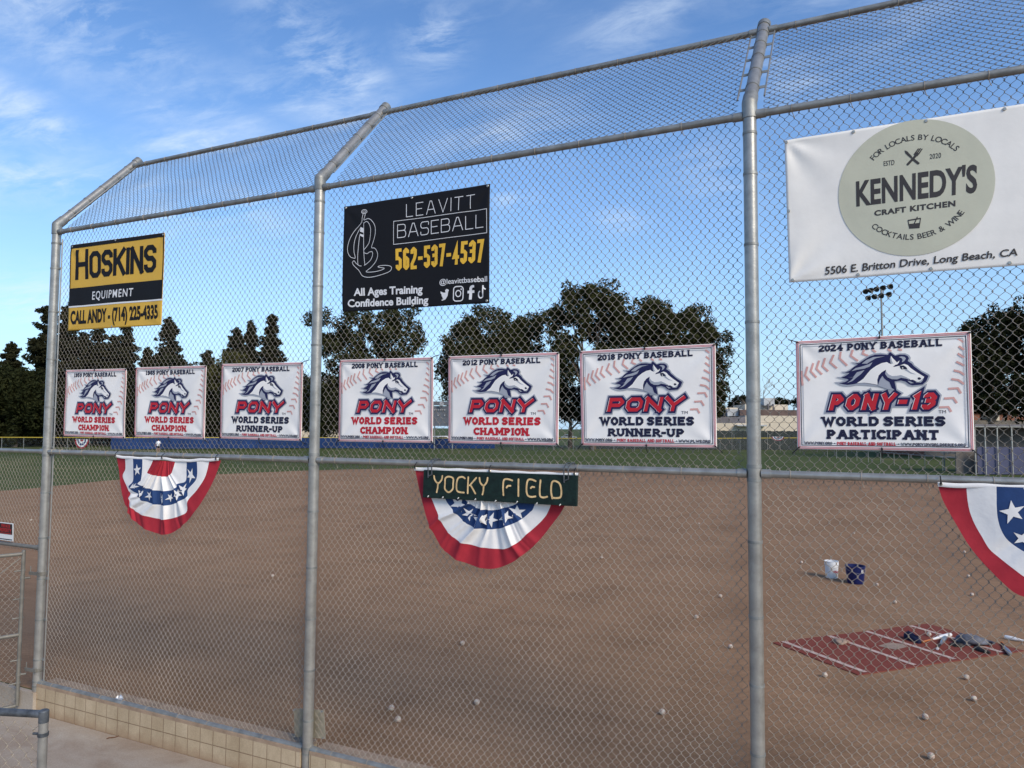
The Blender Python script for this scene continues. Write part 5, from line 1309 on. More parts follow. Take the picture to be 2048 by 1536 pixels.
# navy rolled jersey
a, b_ = cg(250, 235, .05), cg(455, 325, .05)
t = thing('rolled_jersey', 'navy blue rolled-up garment on the far side of the red mat', 'clothing', (a+b_)/2)
mb = MB(); d = b_-a; side = np.array([-d[1], d[0], 0])/np.linalg.norm(d)
mb.tube([a+(0, 0, .0), a+d*.08, a+d*.3+(0, 0, .012), a+d*.6, a+d*.85-(0, 0, .015), b_-(0, 0, .03)], [.045, .072, .078, .062, .052, .03], 14); mb.build('roll', MT['cloth_navy'], t, smooth=True)
mb = MB(); mb.tube([a+d*f+(0, 0, .085-.03*f)+side*.01*math.sin(9*f) for f in np.linspace(.1, .9, 7)], .010, 8); mb.build('folded_edge', MT['cloth_navy'], t, smooth=True)
# grey catcher's gear heap
c = cg(1250, 330, .06); t = thing('catchers_gear', 'grey heap of catcher\'s gear with trailing straps on the red mat', 'sports gear', c)
V, Fc = lump('', '', '', cg(1255, 300, .08), .15, None, 3, (1.35, 1.0, .5)); mesh_obj('chest_pad', V, Fc, MT['cloth_grey'], t, smooth=True)
V, Fc = lump('', '', '', cg(1130, 300, .05), .12, None, 5, (1.1, 1., .55)); mesh_obj('knee_pad', V, Fc, MT['cloth_grey'], t, smooth=True)
for i, pts in enumerate((((1300,300),(1420,315),(1540,335),(1590,355)), ((1310,330),(1430,345),(1530,375)), ((1080,215),(1160,240),(1240,225)), ((1120,350),(1180,375),(1260,365)), ((1080,260),(1090,320),(1150,360)))):
    mb = MB(); mb.tube(spline([cg(*q, .03) for q in pts], 4, False), .022, 8); mb.build('strap', MT['cloth_grey'], t, smooth=True)
c = cg(1010, 370, .04); t = thing('batting_glove', 'small black batting glove between the grey bat and the gear heap', 'glove', c)
V, Fc = lump('', '', '', cg(1050, 380, .035), .07, None, 8, (1.2, .9, .5)); mesh_obj('palm', V, Fc, MT['leather'], t, smooth=True)
for q in (((1020,365),(960,350),(935,365)), ((1020,375),(960,368),(920,375)), ((1030,390),(980,392),(950,388)), ((1045,395),(1010,405),(985,402)), ((1070,370),(1050,345),(1030,335))):
    mb = MB(); mb.tube(spline([cg(*p, .02) for p in q], 3, False), .012, 8); mb.build('finger', MT['leather'], t, smooth=True)
c = cg(1410, 460, .03); t = thing('shin_guard', 'narrow black shin guard lying at the near edge of the mat', 'sports gear', c)
mb = MB(); mb.tube(spline([cg(*p, .03) for p in ((1285,425),(1340,440),(1430,475),(1530,500))], 4, False), [.02+.02*math.sin(f*3.1) for f in np.linspace(0.1, .95, 13)], 10); mb.build('shell', MT['leather'], t, smooth=True)
mb = MB(); mb.tube(spline([cg(*p, .035) for p in ((1340,405),(1420,440),(1500,478))], 4, False), .010, 8); mb.build('strap', MT['grip'], t, smooth=True)
# small heap of dirt-coloured glove near the second line
c = GZ(1520+625/3.879, 1080+790/3.879, .03); t = thing('fielding_glove', 'dusty brown fielding glove by the second line of the mat', 'glove', c)
V, Fc = lump('', '', '', c, .075, None, 12, (1.4, 1.2, .5)); mesh_obj('palm', V, Fc, MT['plate'], t, smooth=True)
for i in range(5):
    a = .5+i*.42; mb = MB(); mb.tube([c+np.array([math.cos(a)*.05, math.sin(a)*.05, -.005]), c+np.array([math.cos(a)*.11, math.sin(a)*.11, .012]), c+np.array([math.cos(a+.1)*.165, math.sin(a+.1)*.165, -.012])], [.02, .022, .012], 8); mb.build('finger', MT['plate'], t, smooth=True)
# foil wrapper on the wall, stick on the walk, patch plate behind the middle post
p = PY(237, 1393, .05); rg = np.random.default_rng(4); mb = MB(); V = []
for i in range(5):
    for j in range(6): V.append((p[0]-.045+.018*j+rg.normal(0, .006), p[1]-.03+.02*i+rg.normal(0, .006), CZ+.378+abs(rg.normal(.035, .022))*(1 if 0 < i < 4 and 0 < j < 5 else .25)))
mb.add(V, [(i*6+j, i*6+j+1, (i+1)*6+j+1, (i+1)*6+j) for i in range(4) for j in range(5)])
fo = mb.build('foil_wrapper', MT['foil'], None); so = fo.modifiers.new('s', 'SOLIDIFY'); so.thickness = .002; tag(fo, 'crumpled silver foil wrapper lying on top of the block wall', 'wrapper')
a, b_ = GZ(213, 1477, CZ+.008), GZ(231, 1474, CZ+.008); mb = MB(); mb.tube([a, a+(b_-a)*.4+(0, 0, .004), a+(b_-a)*.8, b_, b_+(.01, .05, .0)], .006, 8)
tag(mb.build('twig', MT['rust'], None, smooth=True), 'rust-brown bent twig lying on the concrete walk', 'twig')
YP = .066; cq = lambda x, y: xz((180+x/3.938, 1280+y/3.938), YP); cs = [cq(1605, 540), cq(1840, 552), cq(1855, 778), cq(1612, 762)]
mb = MB(); V = [(q[0], YP+d, q[1]) for d in (0, .006) for q in cs]; mb.add(V, [(0, 3, 2, 1), (4, 5, 6, 7), (0, 1, 5, 4), (1, 2, 6, 5), (2, 3, 7, 6), (3, 0, 4, 7)])
t = thing('patch_plate', 'square tan metal plate fixed behind the mesh at the middle post', 'plate', (cs[3][0], YP, cs[3][1])); mb.build('plate', MT['platemetal'], t)
for q in cs:
    q = q+(np.mean(cs, axis=0)-q)*.08; mb = MB(); mb.tube([(q[0], YP-.030, q[1]), (q[0], YP+.004, q[1])], .008, 8); mb.build('bolt', MT['steel'], t, smooth=True)

# crumbs of clay on the near infield: nobody could count them
rg = np.random.default_rng(77); V = []; Fc = []
for i in range(3800):
    d = rg.uniform(0, 1)**1.6*16; x, y = rg.uniform(-4, 17), .3+d; r_ = rg.choice([.004, .006, .009, .014], p=[.4, .35, .2, .05])*rg.uniform(.7, 1.2); k0 = len(V)
    if poly is None: continue
    V += [(x+r_*rg.uniform(.7, 1.3)*c1_, y+r_*rg.uniform(.7, 1.3)*s1_, -.004) for c1_, s1_ in ((1, 0), (0, 1), (-1, 0), (0, -1))]+[(x+r_*rg.normal(0, .3), y+r_*rg.normal(0, .3), -.004+r_*rg.uniform(.6, 1.2))]
    Fc += [(k0, k0+1, k0+4), (k0+1, k0+2, k0+4), (k0+2, k0+3, k0+4), (k0+3, k0, k0+4)]
tag(mesh_obj('clay_crumbs', V, np.array(Fc), mat('clay_crumb', (.25, .165, .11), .95, 0, .35, 40, spec=.05)), 'small crumbs of clay scattered over the near infield', 'clay crumbs', kind='stuff')
# ------------------------------------------------------------------ outfield
OF = [GZ(px, py)[:2] for px, py in ((-260, 897), (222, 900), (600, 897.5), (990, 898.5))]
OF2 = [OF[-1]]+[GZ(px, py)[:2] for px, py in ((1440, 904.5), (1600, 905), (1900, 905))]
def walk(P, step):
    out = []; 
    for a, c in zip(P[:-1], P[1:]):
        n_ = max(1, int(round(np.linalg.norm(c-a)/step)))
        out += [a+(c-a)*i/n_ for i in range(n_)]
    return out+[P[-1]]
def of_fence(P, h0, h1, label, screen, lattice):
    pts = walk(P, 3.0); n_ = len(pts)
    t = tag(empty('outfield_fence', (*pts[n_//2], 0)), label, 'fence')
    hs = np.linspace(h0, h1, n_)
    mb = MB(); mb.tube([(*p, h) for p, h in zip(pts, hs)], .058, 8); mb.build('yellow_cap', MT['cap_yellow'], t, smooth=True)
    for p, h in zip(pts, hs): mb = MB(); mb.tube([(*p, 0), (*p, h)], .035, 8); mb.build('post', MT['steel_dull'], t, smooth=True)
    if screen:
        V = []; Fc = []
        for i, (p, h) in enumerate(zip(pts, hs)): V += [(p[0], p[1]-.06, .12), (p[0], p[1]-.075-.02*(i % 2), h*.5), (p[0], p[1]-.06, h-.03)]
        for i in range(n_-1):
            for q in (0, 1): Fc.append((3*i+q, 3*i+3+q, 3*i+4+q, 3*i+1+q))
        o = mesh_obj('windscreen', V, Fc, MT[screen], t); so = o.modifiers.new('s', 'SOLIDIFY'); so.thickness = .01
    if lattice:
        mb = MB()
        for i in range(n_-1):
            a, c = np.array([*pts[i], 0]), np.array([*pts[i+1], 0]); h = hs[i]; L_ = np.linalg.norm(c-a)
            for s_ in np.arange(-h, L_, .28):
                for up in (1, -1):
                    s0, s1 = max(s_, 0), min(s_+h, L_); z0, z1 = s0-s_, s1-s_
                    if up < 0: z0, z1 = h-z0, h-z1
                    mb.tube([a+(c-a)*s0/L_+(0, 0, z0), a+(c-a)*s1/L_+(0, 0, z1)], .003, 3, cap=False)
        mb.build('chain_link_mesh', MT['steel_dull'], t)
    return t
of_fence(OF[:2], 1.62, 1.70, 'low bare outfield fence with a yellow cap at far left', None, True)
of_fence(OF[1:], 1.70, 1.72, 'long outfield fence hung with blue windscreen under a yellow cap', 'screen_blue', False)
of_fence(OF2, 1.72, 2.45, 'right outfield fence with a yellow cap and bare mesh before dark slats', None, True)
# dark slat fence behind the right outfield
sa, sb = DP(1180, 870, 122)[:2], DP(1960, 870, 122)[:2]
t = tag(empty('slat_fence', (*((sa+sb)/2), 0)), 'dark green slatted fence standing behind the right outfield fence', 'fence')
mb = MB(); n_ = 220
for i in range(n_):
    a = sa+(sb-sa)*i/n_; c = sa+(sb-sa)*(i+1.01)/n_; h = 3.15+.05*math.sin(i*1.7)
    q = np.array([0, .03*(i % 2)]); mb.add([(*(a+q), 0), (*(c+q), 0), (*(c+q), h), (*(a+q), h), (*(a+q+(0, .04)), 0), (*(c+q+(0, .04)), 0), (*(c+q+(0, .04)), h), (*(a+q+(0, .04)), h)], [(0, 1, 2, 3), (4, 7, 6, 5), (3, 2, 6, 7), (0, 3, 7, 4), (1, 5, 6, 2)])
mb.build('slat_panel', MT['screen_green'], t)
for i in range(0, 12): p = sa+(sb-sa)*i/11; mb = MB(); mb.tube([(*(p-(0, .06)), 0), (*(p-(0, .06)), 3.25)], .05, 8); mb.build('post', MT['steel_dull'], t, smooth=True)
# small buntings on the outfield fence
def far_fan(px, py, D, w, label, seed, squash=1., group='small bunting on the outfield fence'):
    c = DP(px, py, D); x0, z0 = c[0], c[2]; bs_ = []
    for r in (.12, .25, .45, .65, .83, 1.):
        bs_.append([np.array([x0-w*r*math.cos(a), z0-w*r*math.sin(a)*.9*squash]) for a in np.linspace(0, math.pi, 15)])
    bunting(bs_, c[1]-.1, label, seed, [np.array([x0-w, z0]), np.array([x0, z0]), np.array([x0+w, z0])], [(.3, .9, 0), (.5, .9, 0), (.7, .9, 0)], group)
far_fan(165, 878.5, 101, 1.45, 'distant bunting fan on the bare outfield fence under the 1959 banner', 4)
far_fan(1556, 873.5, 106, .85, 'crumpled distant bunting on the yellow-capped fence right of the right post', 6, .75)

# ------------------------------------------------------------------ person at the outfield fence
def person(px, py_foot, label):
    f = GZ(px, py_foot); S_ = 1.82/1.75
    t = None
    ax = CR[:2]/np.linalg.norm(CR[:2]); fw = -CF[:2]/np.linalg.norm(CF[:2])
    def W(x, y, z): return (f[0]+(ax[0]*x+fw[0]*y)*S_, f[1]+(ax[1]*x+fw[1]*y)*S_, z*S_)
    J = {'pel': (0, 0, .93, .13, .10), 'sp': (0, .0, 1.1, .12, .09), 'ch': (0, 0, 1.30, .155, .105), 'nk': (0, -.01, 1.46, .055, .055), 'hd': (0, .01, 1.58, .075, .09), 'tp': (0, .0, 1.70, .07, .085)}
    for sn, sx in (('l', -1), ('r', 1)):
        J.update({'sh'+sn: (sx*.18, 0, 1.40, .06, .06), 'el'+sn: (sx*.25, .02 if sx < 0 else .08, 1.13, .042, .042), 'wr'+sn: (sx*.25, .10 if sx < 0 else .22, .90 if sx < 0 else 1.08, .03, .03), 'hn'+sn: (sx*.245, .13 if sx < 0 else .28, .81 if sx < 0 else 1.1, .034, .02),
                  'hp'+sn: (sx*.09, 0, .88, .09, .09), 'kn'+sn: (sx*.11, .02, .49, .058, .06), 'an'+sn: (sx*.12, -.01, .09, .04, .042), 'to'+sn: (sx*.13, .15, .03, .035, .025)})
    E = [('pel', 'sp'), ('sp', 'ch'), ('ch', 'nk'), ('nk', 'hd'), ('hd', 'tp')]
    for sn in 'lr': E += [('ch', 'sh'+sn), ('sh'+sn, 'el'+sn), ('el'+sn, 'wr'+sn), ('wr'+sn, 'hn'+sn), ('pel', 'hp'+sn), ('hp'+sn, 'kn'+sn), ('kn'+sn, 'an'+sn), ('an'+sn, 'to'+sn)]
    def skin(name, keys, edges, grow, m, parent, root, over={}):
        ks = list(keys); P = {k: over.get(k, J[k]) for k in ks}
        me = bpy.data.meshes.new(name); loc = parent.location if parent else Vector(W(0, 0, 0))
        me.from_pydata([tuple(Vector(W(*P[k][:3]))-loc) for k in ks], [(ks.index(a), ks.index(b)) for a, b in edges], [])
        o = bpy.data.objects.new(name, me); COL.objects.link(o); o.parent = parent
        if parent is None: o.location = loc
        sk_ = o.modifiers.new('skin', 'SKIN'); o.modifiers.new('sub', 'SUBSURF').levels = 2; o.modifiers['sub'].render_levels = 2
        for i, k in enumerate(ks): v = me.skin_vertices[0].data[i]; v.radius = (P[k][3]*grow, P[k][4]*grow); v.use_root = k == root
        me.materials.append(m); return o
    body = skin('person', J, E, 1., MT['skin'], None, 'pel')
    tag(body, label, 'person')
    mb = MB(); mb.tube([W(0, 0, .90), W(0, 0, 1.0), W(0, 0, 1.15), W(0, 0, 1.32), W(0, -.005, 1.41), W(0, -.01, 1.47)], [.195, .19, .185, .205, .15, .075], 16)
    for sx, e in ((-1, (-.245, .015, 1.18)), (1, (.245, .045, 1.18))): mb.tube([W(sx*.12, 0, 1.37), W(sx*.19, 0, 1.37), W(*e)], [.085, .088, .085], 12)
    mb.build('shirt', MT['shirt'], body, smooth=True)
    skin('shorts', ['pel', 'hpl', 'knl', 'hpr', 'knr'], [('pel', 'hpl'), ('hpl', 'knl'), ('pel', 'hpr'), ('hpr', 'knr')], 1.18, MT['shorts'], body, 'pel', {'knl': (-.11, .01, .60, .078, .08), 'knr': (.11, .01, .60, .078, .08)})
    mb = MB(); mb.ball(W(0, -.015, 1.655), .112, 14, 9, 0, (1., 1.1, .95)); mb.build('hair', MT['hair'], body, smooth=True)
    for sn, sx in (('l', -1), ('r', 1)):
        mb = MB(); mb.ball(W(sx*.13, .06, .05), .055, 10, 7, 0, (.9, 2.0, .85)); mb.build('shoe', MT['grip'], body, smooth=True)
    for sx in (-1, 1): mb = MB(); mb.ball(W(sx*.032, .098, 1.615), .012, 8, 6); mb.build('eye', MT['hair'], body)
person(316, 907, 'person in a white shirt and black shorts standing before the blue outfield windscreen')

# ------------------------------------------------------------------ light pole
D = 118.; base = DP(1769, 870, D); top = DP(1764, 590, D)
t = tag(empty('light_pole', (base[0], base[1], 0)), 'tall field light pole with two rows of floodlights under the cream banner', 'light pole')
mb = MB(); mb.tube([(base[0], base[1], 0), (base[0], base[1], 10), (base[0], base[1], DP(1767, 572, D)[2])], [.26, .2, .13], 14); mb.build('pole', MT['steel_dull'], t, smooth=True)
c6p = lambda x, y: (1700+x/9.6, 540+y/9.6)
for row in (((310,395),(410,372),(520,350),(645,325),(785,300)), ((360,520),(480,495),(610,475),(760,450))):
    P_ = [DP(*c6p(x, y), D-1.5*(i-2)) for i, (x, y) in enumerate(row)]
    mb = MB(); mb.tube([P_[0], P_[-1]], .06, 8); mb.build('crossarm', MT['lamp'], t)
    for p in P_:
        mb = MB(); ax = np.array([-.35, -.75, -.55]); ax /= np.linalg.norm(ax)
        mb.lathe(p+np.array([0, 0, -.05]), [(.10, -.42), (.2, -.36), (.24, -.15), (.40, .10), (.47, .32), (.44, .33), (.30, .12)], 16, axis=ax); mb.build('floodlight', MT['lamp'], t, smooth=True)
# ------------------------------------------------------------------ trees
def leaf_cloud(clumps, per, size, seed, flat=1.):
    """clumps: (centre, radius) -> many small leaf-spray faces"""
    rg = np.random.default_rng(seed); C = []; 
    for c, r in clumps:
        k = max(8, int(per*2.1*(r**2)))
        d = rg.normal(0, 1, (k, 3)); d /= np.linalg.norm(d, axis=1)[:, None]; d *= (rg.uniform(.15, 1, k)**.45)[:, None]*r; d[:, 2] *= flat
        C.append(np.asarray(c)+d)
    C = np.concatenate(C); k = len(C)
    a = rg.normal(0, 1, (k, 3)); a /= np.linalg.norm(a, axis=1)[:, None]
    b = rg.normal(0, 1, (k, 3)); b -= (b*a).sum(1)[:, None]*a; b /= np.linalg.norm(b, axis=1)[:, None]
    s_ = size*1.15*rg.uniform(.55, 1.35, k)[:, None]; w_ = s_*rg.uniform(.35, .6, (k, 1))
    V = np.stack([C-a*s_*.5, C+b*w_*.5-a*s_*.05, C+a*s_*.5, C-b*w_*.5-a*s_*.05], 1).reshape(-1, 3)
    return V, np.arange(4*k).reshape(k, 4)
def gz0(px, D): p = DP(px, 870, D); return np.array([p[0], p[1], 0.])
def broad(label, px, D, ell, m, seed, trunk=.35, clump=1.3, dens=1.0, per=30, size=.55, forks=5, barkm='bark', depthf=.8, grp='trees beyond the outfield'):
    rg = np.random.default_rng(seed); b = gz0(px, D)
    t = tag(empty('broadleaf_tree', b), label, 'tree', grp)
    cl = []; cents = []
    for cx_, cy_, rx, ry in ell:
        c = DP(cx_, cy_, D+rg.uniform(-1.5, 1.5)); ax, az_ = rx*D/FOC, ry*D/FOC; ay = depthf*min(ax, az_*1.4)
        cents.append((c, az_))
        k = max(6, int(dens*6.2*(ax*az_+ax*ay+ay*az_)/(clump**2)/2.2))
        for _ in range(k):
            d = rg.normal(0, 1, 3); d /= np.linalg.norm(d); d *= rg.uniform(.12, 1)**.42
            p = c+CR*d[0]*ax+np.array([0, 0, 1.])*d[2]*az_+np.array([CF[0], CF[1], 0])*d[1]*ay
            if p[2] < .3: p[2] = .3+rg.uniform(0, .5)
            cl.append((p, clump*rg.uniform(.45, 1.05)))
    V, Q = leaf_cloud(cl, per, size, seed+1); mesh_obj('crown', V, Q, MT[m], t)
    mb = MB(); top = max(c[2] for c, _ in cents)*.55
    mb.tube([b, b+(rg.normal(0, .1), 0, top*.4), b+(rg.normal(0, .3), 0, top)], [trunk*1.25, trunk, trunk*.7], 10)
    for c, az_ in cents[:forks*2]:
        s_ = b+(0, 0, top*rg.uniform(.45, .95)); e = c+np.array([0, 0, az_*.2]); mid = (s_+e)/2+np.array([rg.normal(0, .4), 0, -.12*np.linalg.norm(e-s_)])
        mb.tube([s_, mid, e], [trunk*.5, trunk*.35, trunk*.1], 7)
        for _ in range(4):
            e2 = mid+(e-mid)*rg.uniform(.2, .8)+np.array([*(CR[:2]*rg.normal(0, 1)*az_*.9), rg.uniform(-.1, .9)*az_]); s2 = s_+(mid-s_)*rg.uniform(.5, 1)
            mb.tube([s2, (s2+e2)/2+(0, 0, -.15), e2], [trunk*.22, trunk*.15, trunk*.05], 5)
    mb.build('trunk', MT[barkm], t, smooth=True); return t
def conifer(label, px, ytop, hw, D, seed, m='leaf_pine', lean=0., pads=1.0, zlow=.06, grp='conifers beyond the outfield', tiers=22, gap=.0):
    rg = np.random.default_rng(seed); b = gz0(px, D); H = CAM[2]+D*(ray(px, ytop)[2]); R0 = hw*D/FOC
    t = tag(empty('conifer_tree', b), label, 'tree', grp); cl = []; mb = MB()
    axis = lambda z: b+np.array([*(CR[:2]*lean*z), z])
    mb.tube([axis(0), axis(H*.5), axis(H*.97)], [.34, .22, .04], 9)
    for i in range(tiers):
        f = zlow+(1-zlow)*(i+rg.uniform(-.2, .2))/tiers; z = H*f
        R_t = R0*min(1.05, (1-f)**.74*1.38+.015)*rg.uniform(.8, 1.12)
        n_ = rg.integers(7, 11); a0 = rg.uniform(0, 6.28)
        for q in range(n_):
            if rg.uniform() < gap: continue
            a = a0+q*2*math.pi/n_+rg.normal(0, .25); L_ = R_t*rg.uniform(.65, 1.12); s_ = axis(min(H*.97, max(.5, z+rg.uniform(-.6, .6)*H/tiers))); e = s_+np.array([math.cos(a)*L_, math.sin(a)*L_, L_*rg.uniform(-.18, .38)])
            mb.tube([s_, e], [.06, .02], 4, cap=False)
            k = max(2, int(L_/.8))
            for w_ in range(k+1):
                u = .25+.8*w_/k; cl.append((s_+(e-s_)*min(u, 1.02)+rg.normal(0, .15, 3), pads*rg.uniform(.6, 1.15)*(1.15-.3*u)*(.42+.58*(1-f)**.5)))
    cl += [(axis(H*u), .35*pads) for u in (.90, .94, .97, .995)]
    V, Q = leaf_cloud(cl, 58, .46, seed+2, .62); mesh_obj('crown', V, Q, MT[m], t); mb.build('trunk', MT['bark'], t, smooth=True); return t
conifer('dark conifer at the far left edge with open drooping boughs', 14, 682, 44, 128, 31, gap=.15)
conifer('tall layered pine with heavy pads left of the end post', 84, 611, 52, 124, 32, pads=1.35, gap=.22, tiers=13)
conifer('tall conifer half hidden behind the end post', 128, 604, 42, 127, 33, pads=1.15)
conifer('loose conifer under the yellow banner, left of the middle of it', 190, 640, 48, 132, 34, gap=.2)
conifer('loose conifer under the yellow banner, near its right corner', 246, 648, 46, 130, 35, gap=.15)
conifer('tapering conifer filling in behind, under the left corner of the yellow banner', 163, 664, 40, 138, 41)
conifer('tapering conifer filling in behind, under the middle of the yellow banner', 219, 668, 40, 139, 42, gap=.1)
conifer('lower conifer tip left of the broad cone-shaped one', 290, 694, 34, 138, 43)
conifer('broad cone-shaped conifer right of the yellow banner', 332, 633, 50, 126, 36, pads=1.15, tiers=18)
conifer('small distant conifer tip between the cone-shaped tree and the twin tops', 410, 700, 28, 140, 37)
conifer('rounded dark conifer left of the twin tops', 468, 654, 42, 128, 38, pads=1.2)
conifer('narrow taller conifer of the twin tops, the left one', 497, 638, 26, 133, 39)
conifer('conifer right of the twin tops, nearest the middle post', 538, 627, 40, 127, 40, pads=1.1, tiers=17)
broad('massive dark green tree filling the left edge behind the bare fence', 30, 112, [(25,830,85,62),(-70,800,90,90),(60,790,45,55),(10,775,60,45)], 'leaf_green', 51, clump=1.2, per=44, size=.45)
broad('yellowish green shrub among the conifers above the 2007 banner', 470, 118, [(470,745,48,42),(440,760,30,35),(510,770,40,50)], 'leaf_yew', 52, clump=1.0, per=44, size=.42, trunk=.2)
for i, (px, ell) in enumerate(((135, [(130,830,55,55),(160,800,40,45)]), (262, [(262,815,50,70),(225,790,40,45)]), (345, [(345,800,60,85)]), (425, [(425,815,45,75)]), (560, [(570,815,70,80),(520,820,50,70)]), (640, [(648,830,42,62)]))):
    broad(['dark understorey tree behind the 1959 banner', 'dark understorey tree in the gap between the 1959 and 1965 banners', 'dark understorey tree behind the 1965 banner', 'dark understorey tree in the gap between the 1965 and 2007 banners', 'dark understorey tree behind the 2007 banner', 'dark understorey tree behind the middle post'][i], px, 116+i, ell, 'leaf_dark', 60+i, clump=1.2, per=46, size=.5, trunk=.22, grp='understorey trees behind the banners')
broad('open-crowned tree just right of the middle post under the black banner', 742, 122, [(735,655,70,42),(800,640,44,32),(690,700,52,44),(795,695,52,42),(648,640,34,20),(740,745,70,55),(655,765,35,35),(690,810,50,60),(830,670,22,25),(665,680,28,26)], 'leaf_olive', 71, clump=1.15, dens=.62, per=34, size=.48, forks=6)
broad('rounded olive tree behind the 2012 banner', 985, 124, [(985,660,82,45),(930,690,48,42),(1045,690,46,44),(985,720,90,50),(890,735,22,28),(1060,650,25,22),(905,760,25,25),(960,790,70,60)], 'leaf_olive', 72, clump=1.25, dens=.95, per=42, size=.46, forks=5)
broad('largest spreading tree with bare forks showing, behind the 2018 banner', 1185, 118, [(1160,610,62,42),(1205,590,40,30),(1100,640,45,22),(1270,640,85,52),(1350,670,78,52),(1420,690,50,46),(1300,720,120,52),(1400,750,66,50),(1425,800,36,34),(1130,690,38,30),(1215,660,50,38),(1120,735,35,35),(1390,640,40,26)], 'leaf_olive', 73, clump=1.3, dens=.85, per=44, size=.46, forks=8, trunk=.5)
broad('dark leafy tree at the right edge beside the 2024 banner', 1985, 84, [(1990,675,55,62),(2070,690,80,95),(1950,690,30,40),(2000,770,75,60),(1955,745,30,50),(2060,800,60,40),(1960,800,30,30)], 'leaf_dark', 74, clump=1.0, dens=1.0, per=46, size=.42, forks=5)
broad('small dark treetop over the beige roof left of the right post', 1480, 160, [(1480,803,17,13),(1470,812,14,10)], 'leaf_dark', 75, clump=.8, per=46, size=.5, trunk=.2)
broad('dark hedge-like treetop above the beige parapet right of the right post', 1568, 165, [(1560,806,26,8),(1600,806,18,10),(1620,800,20,14)], 'leaf_dark', 76, clump=.7, per=46, size=.5, trunk=.2)
broad('dark tree filling the gap between the 2012 and 2018 banners', 1140, 128, [(1140,800,40,42),(1110,790,30,40),(1180,810,50,50)], 'leaf_dark', 77, clump=1.1, dens=.7, per=44, size=.46)
# leafless tree
def bare(label, px, D, ytop, seed, spread):
    rg = np.random.default_rng(seed); b = gz0(px, D); H = CAM[2]+D*ray(px, ytop)[2]
    t = tag(empty('bare_tree', b), label, 'tree', 'leafless trees behind the school roof'); mb = MB()
    def grow(p, d, L_, r, dep):
        e = p+d*L_; mb.tube([p, (p+e)/2+rg.normal(0, .03*L_, 3), e], [r, r*.8, r*.55], 5, cap=False)
        if dep == 0: return
        for _ in range(rg.integers(2, 5)):
            nd = d+rg.normal(0, spread, 3)+(0, 0, .15); nd /= np.linalg.norm(nd); grow(p+d*L_*rg.uniform(.55, 1), nd, L_*rg.uniform(.55, .8), r*.55, dep-1)
    grow(b, np.array([0, 0, 1.]), H*.36, .28, 5); mb.build('trunk', MT['bark_pale'], t); return t
bare('pale leafless tree just right of the right post, the taller one', 1537, 150, 742, 3, .42)
bare('pale leafless tree beside the 2024 banner over the school roof', 1585, 152, 770, 8, .5)

# ------------------------------------------------------------------ buildings, scoreboard, vehicles
def dbox(mb, px0, px1, y0, y1, D, dep=8., m=0, z0=None):
    a = DP(px0, (y0+y1)/2, D); c = DP(px1, (y0+y1)/2, D); zt = DP((px0+px1)/2, y0, D)[2]; zb = DP((px0+px1)/2, y1, D)[2] if z0 is None else z0
    f = np.array([CF[0], CF[1], 0])*dep
    P_ = [(a[0], a[1]), (c[0], c[1]), (c[0]+f[0], c[1]+f[1]), (a[0]+f[0], a[1]+f[1])]
    mb.add([(*p, zb) for p in P_]+[(*p, zt) for p in P_], [(3, 2, 1, 0), (4, 5, 6, 7), (0, 1, 5, 4), (1, 2, 6, 5), (2, 3, 7, 6), (3, 0, 4, 7)], m)
def part(nm, m, par, boxes):
    mb = MB()
    for q in boxes: dbox(mb, *q)
    return mb.build(nm, MT[m], par)
t = tag(empty('school_building', gz0(1560, 140)), 'long low beige school building with a brown upper roof right of the right post', 'building')
part('wall', 'bldg', t, [(1380, 1975, 846, 875, 140, 14, 0, 0.)]); part('parapet', 'bldg', t, [(1491, 1985, 832.5, 846, 140.2, 14)])
part('roof', 'roof_grey', t, [(1375, 1491, 833.5, 846, 140.1, 13)]); part('upper_wall', 'bldg', t, [(1380, 1478, 815, 824, 147, 8), (1490, 1576, 809, 821.5, 147, 8)])
part('upper_roof', 'roof_brown', t, [(1480, 1990, 821, 832.5, 143.5, 9)]); part('window_band', 'glass_dark', t, [(1380, 1455, 824, 833.5, 146, 6)]); part('rooftop_unit', 'roof_unit', t, [(1455, 1485, 818, 832, 144.5, 3), ])
part('rooftop_unit', 'roof_unit', t, [(1528, 1549, 796, 811, 146, 3)]); part('unit_stand', 'roof_grey', t, [(1536, 1538, 808, 821, 145.6, .3), (1546, 1548, 808, 821, 145.6, .3)])
part('canopy', 'roof_unit', t, [(1475, 1534, 849.5, 852.5, 138.6, 1.6)])
t = tag(empty('tall_building', gz0(640, 175)), 'pale flat-roofed building glimpsed behind the trees left of the 2008 banner', 'building')
part('wall', 'bldg', t, [(560, 700, 766, 850, 175, 15, 0, 0.)]); part('roof', 'roof_unit', t, [(555, 705, 753, 766, 174.4, 16)])
for i in range(7): part('window', 'glass_dark', t, [(572+i*18, 582+i*18, 776, 790, 174.85, .2)])
t = tag(empty('brick_building', gz0(2000, 96)), 'brick-fronted building with a cream fascia behind the dugout at the right edge', 'building')
part('wall', 'bldg_brick', t, [(1850, 2350, 826, 850, 96, 12, 0, 0.)]); part('fascia', 'bldg', t, [(1840, 2360, 817.5, 826, 95.7, 12.6)])
part('window', 'glass_dark', t, [(1964, 1975.5, 826.5, 839, 95.8, .3)]); part('pilaster', 'bldg', t, [(1977, 1999, 827, 841, 95.75, .3)]); part('lower_wall', 'dug_dark', t, [(1850, 2350, 841, 900, 95.8, .3, 0, 0.)])
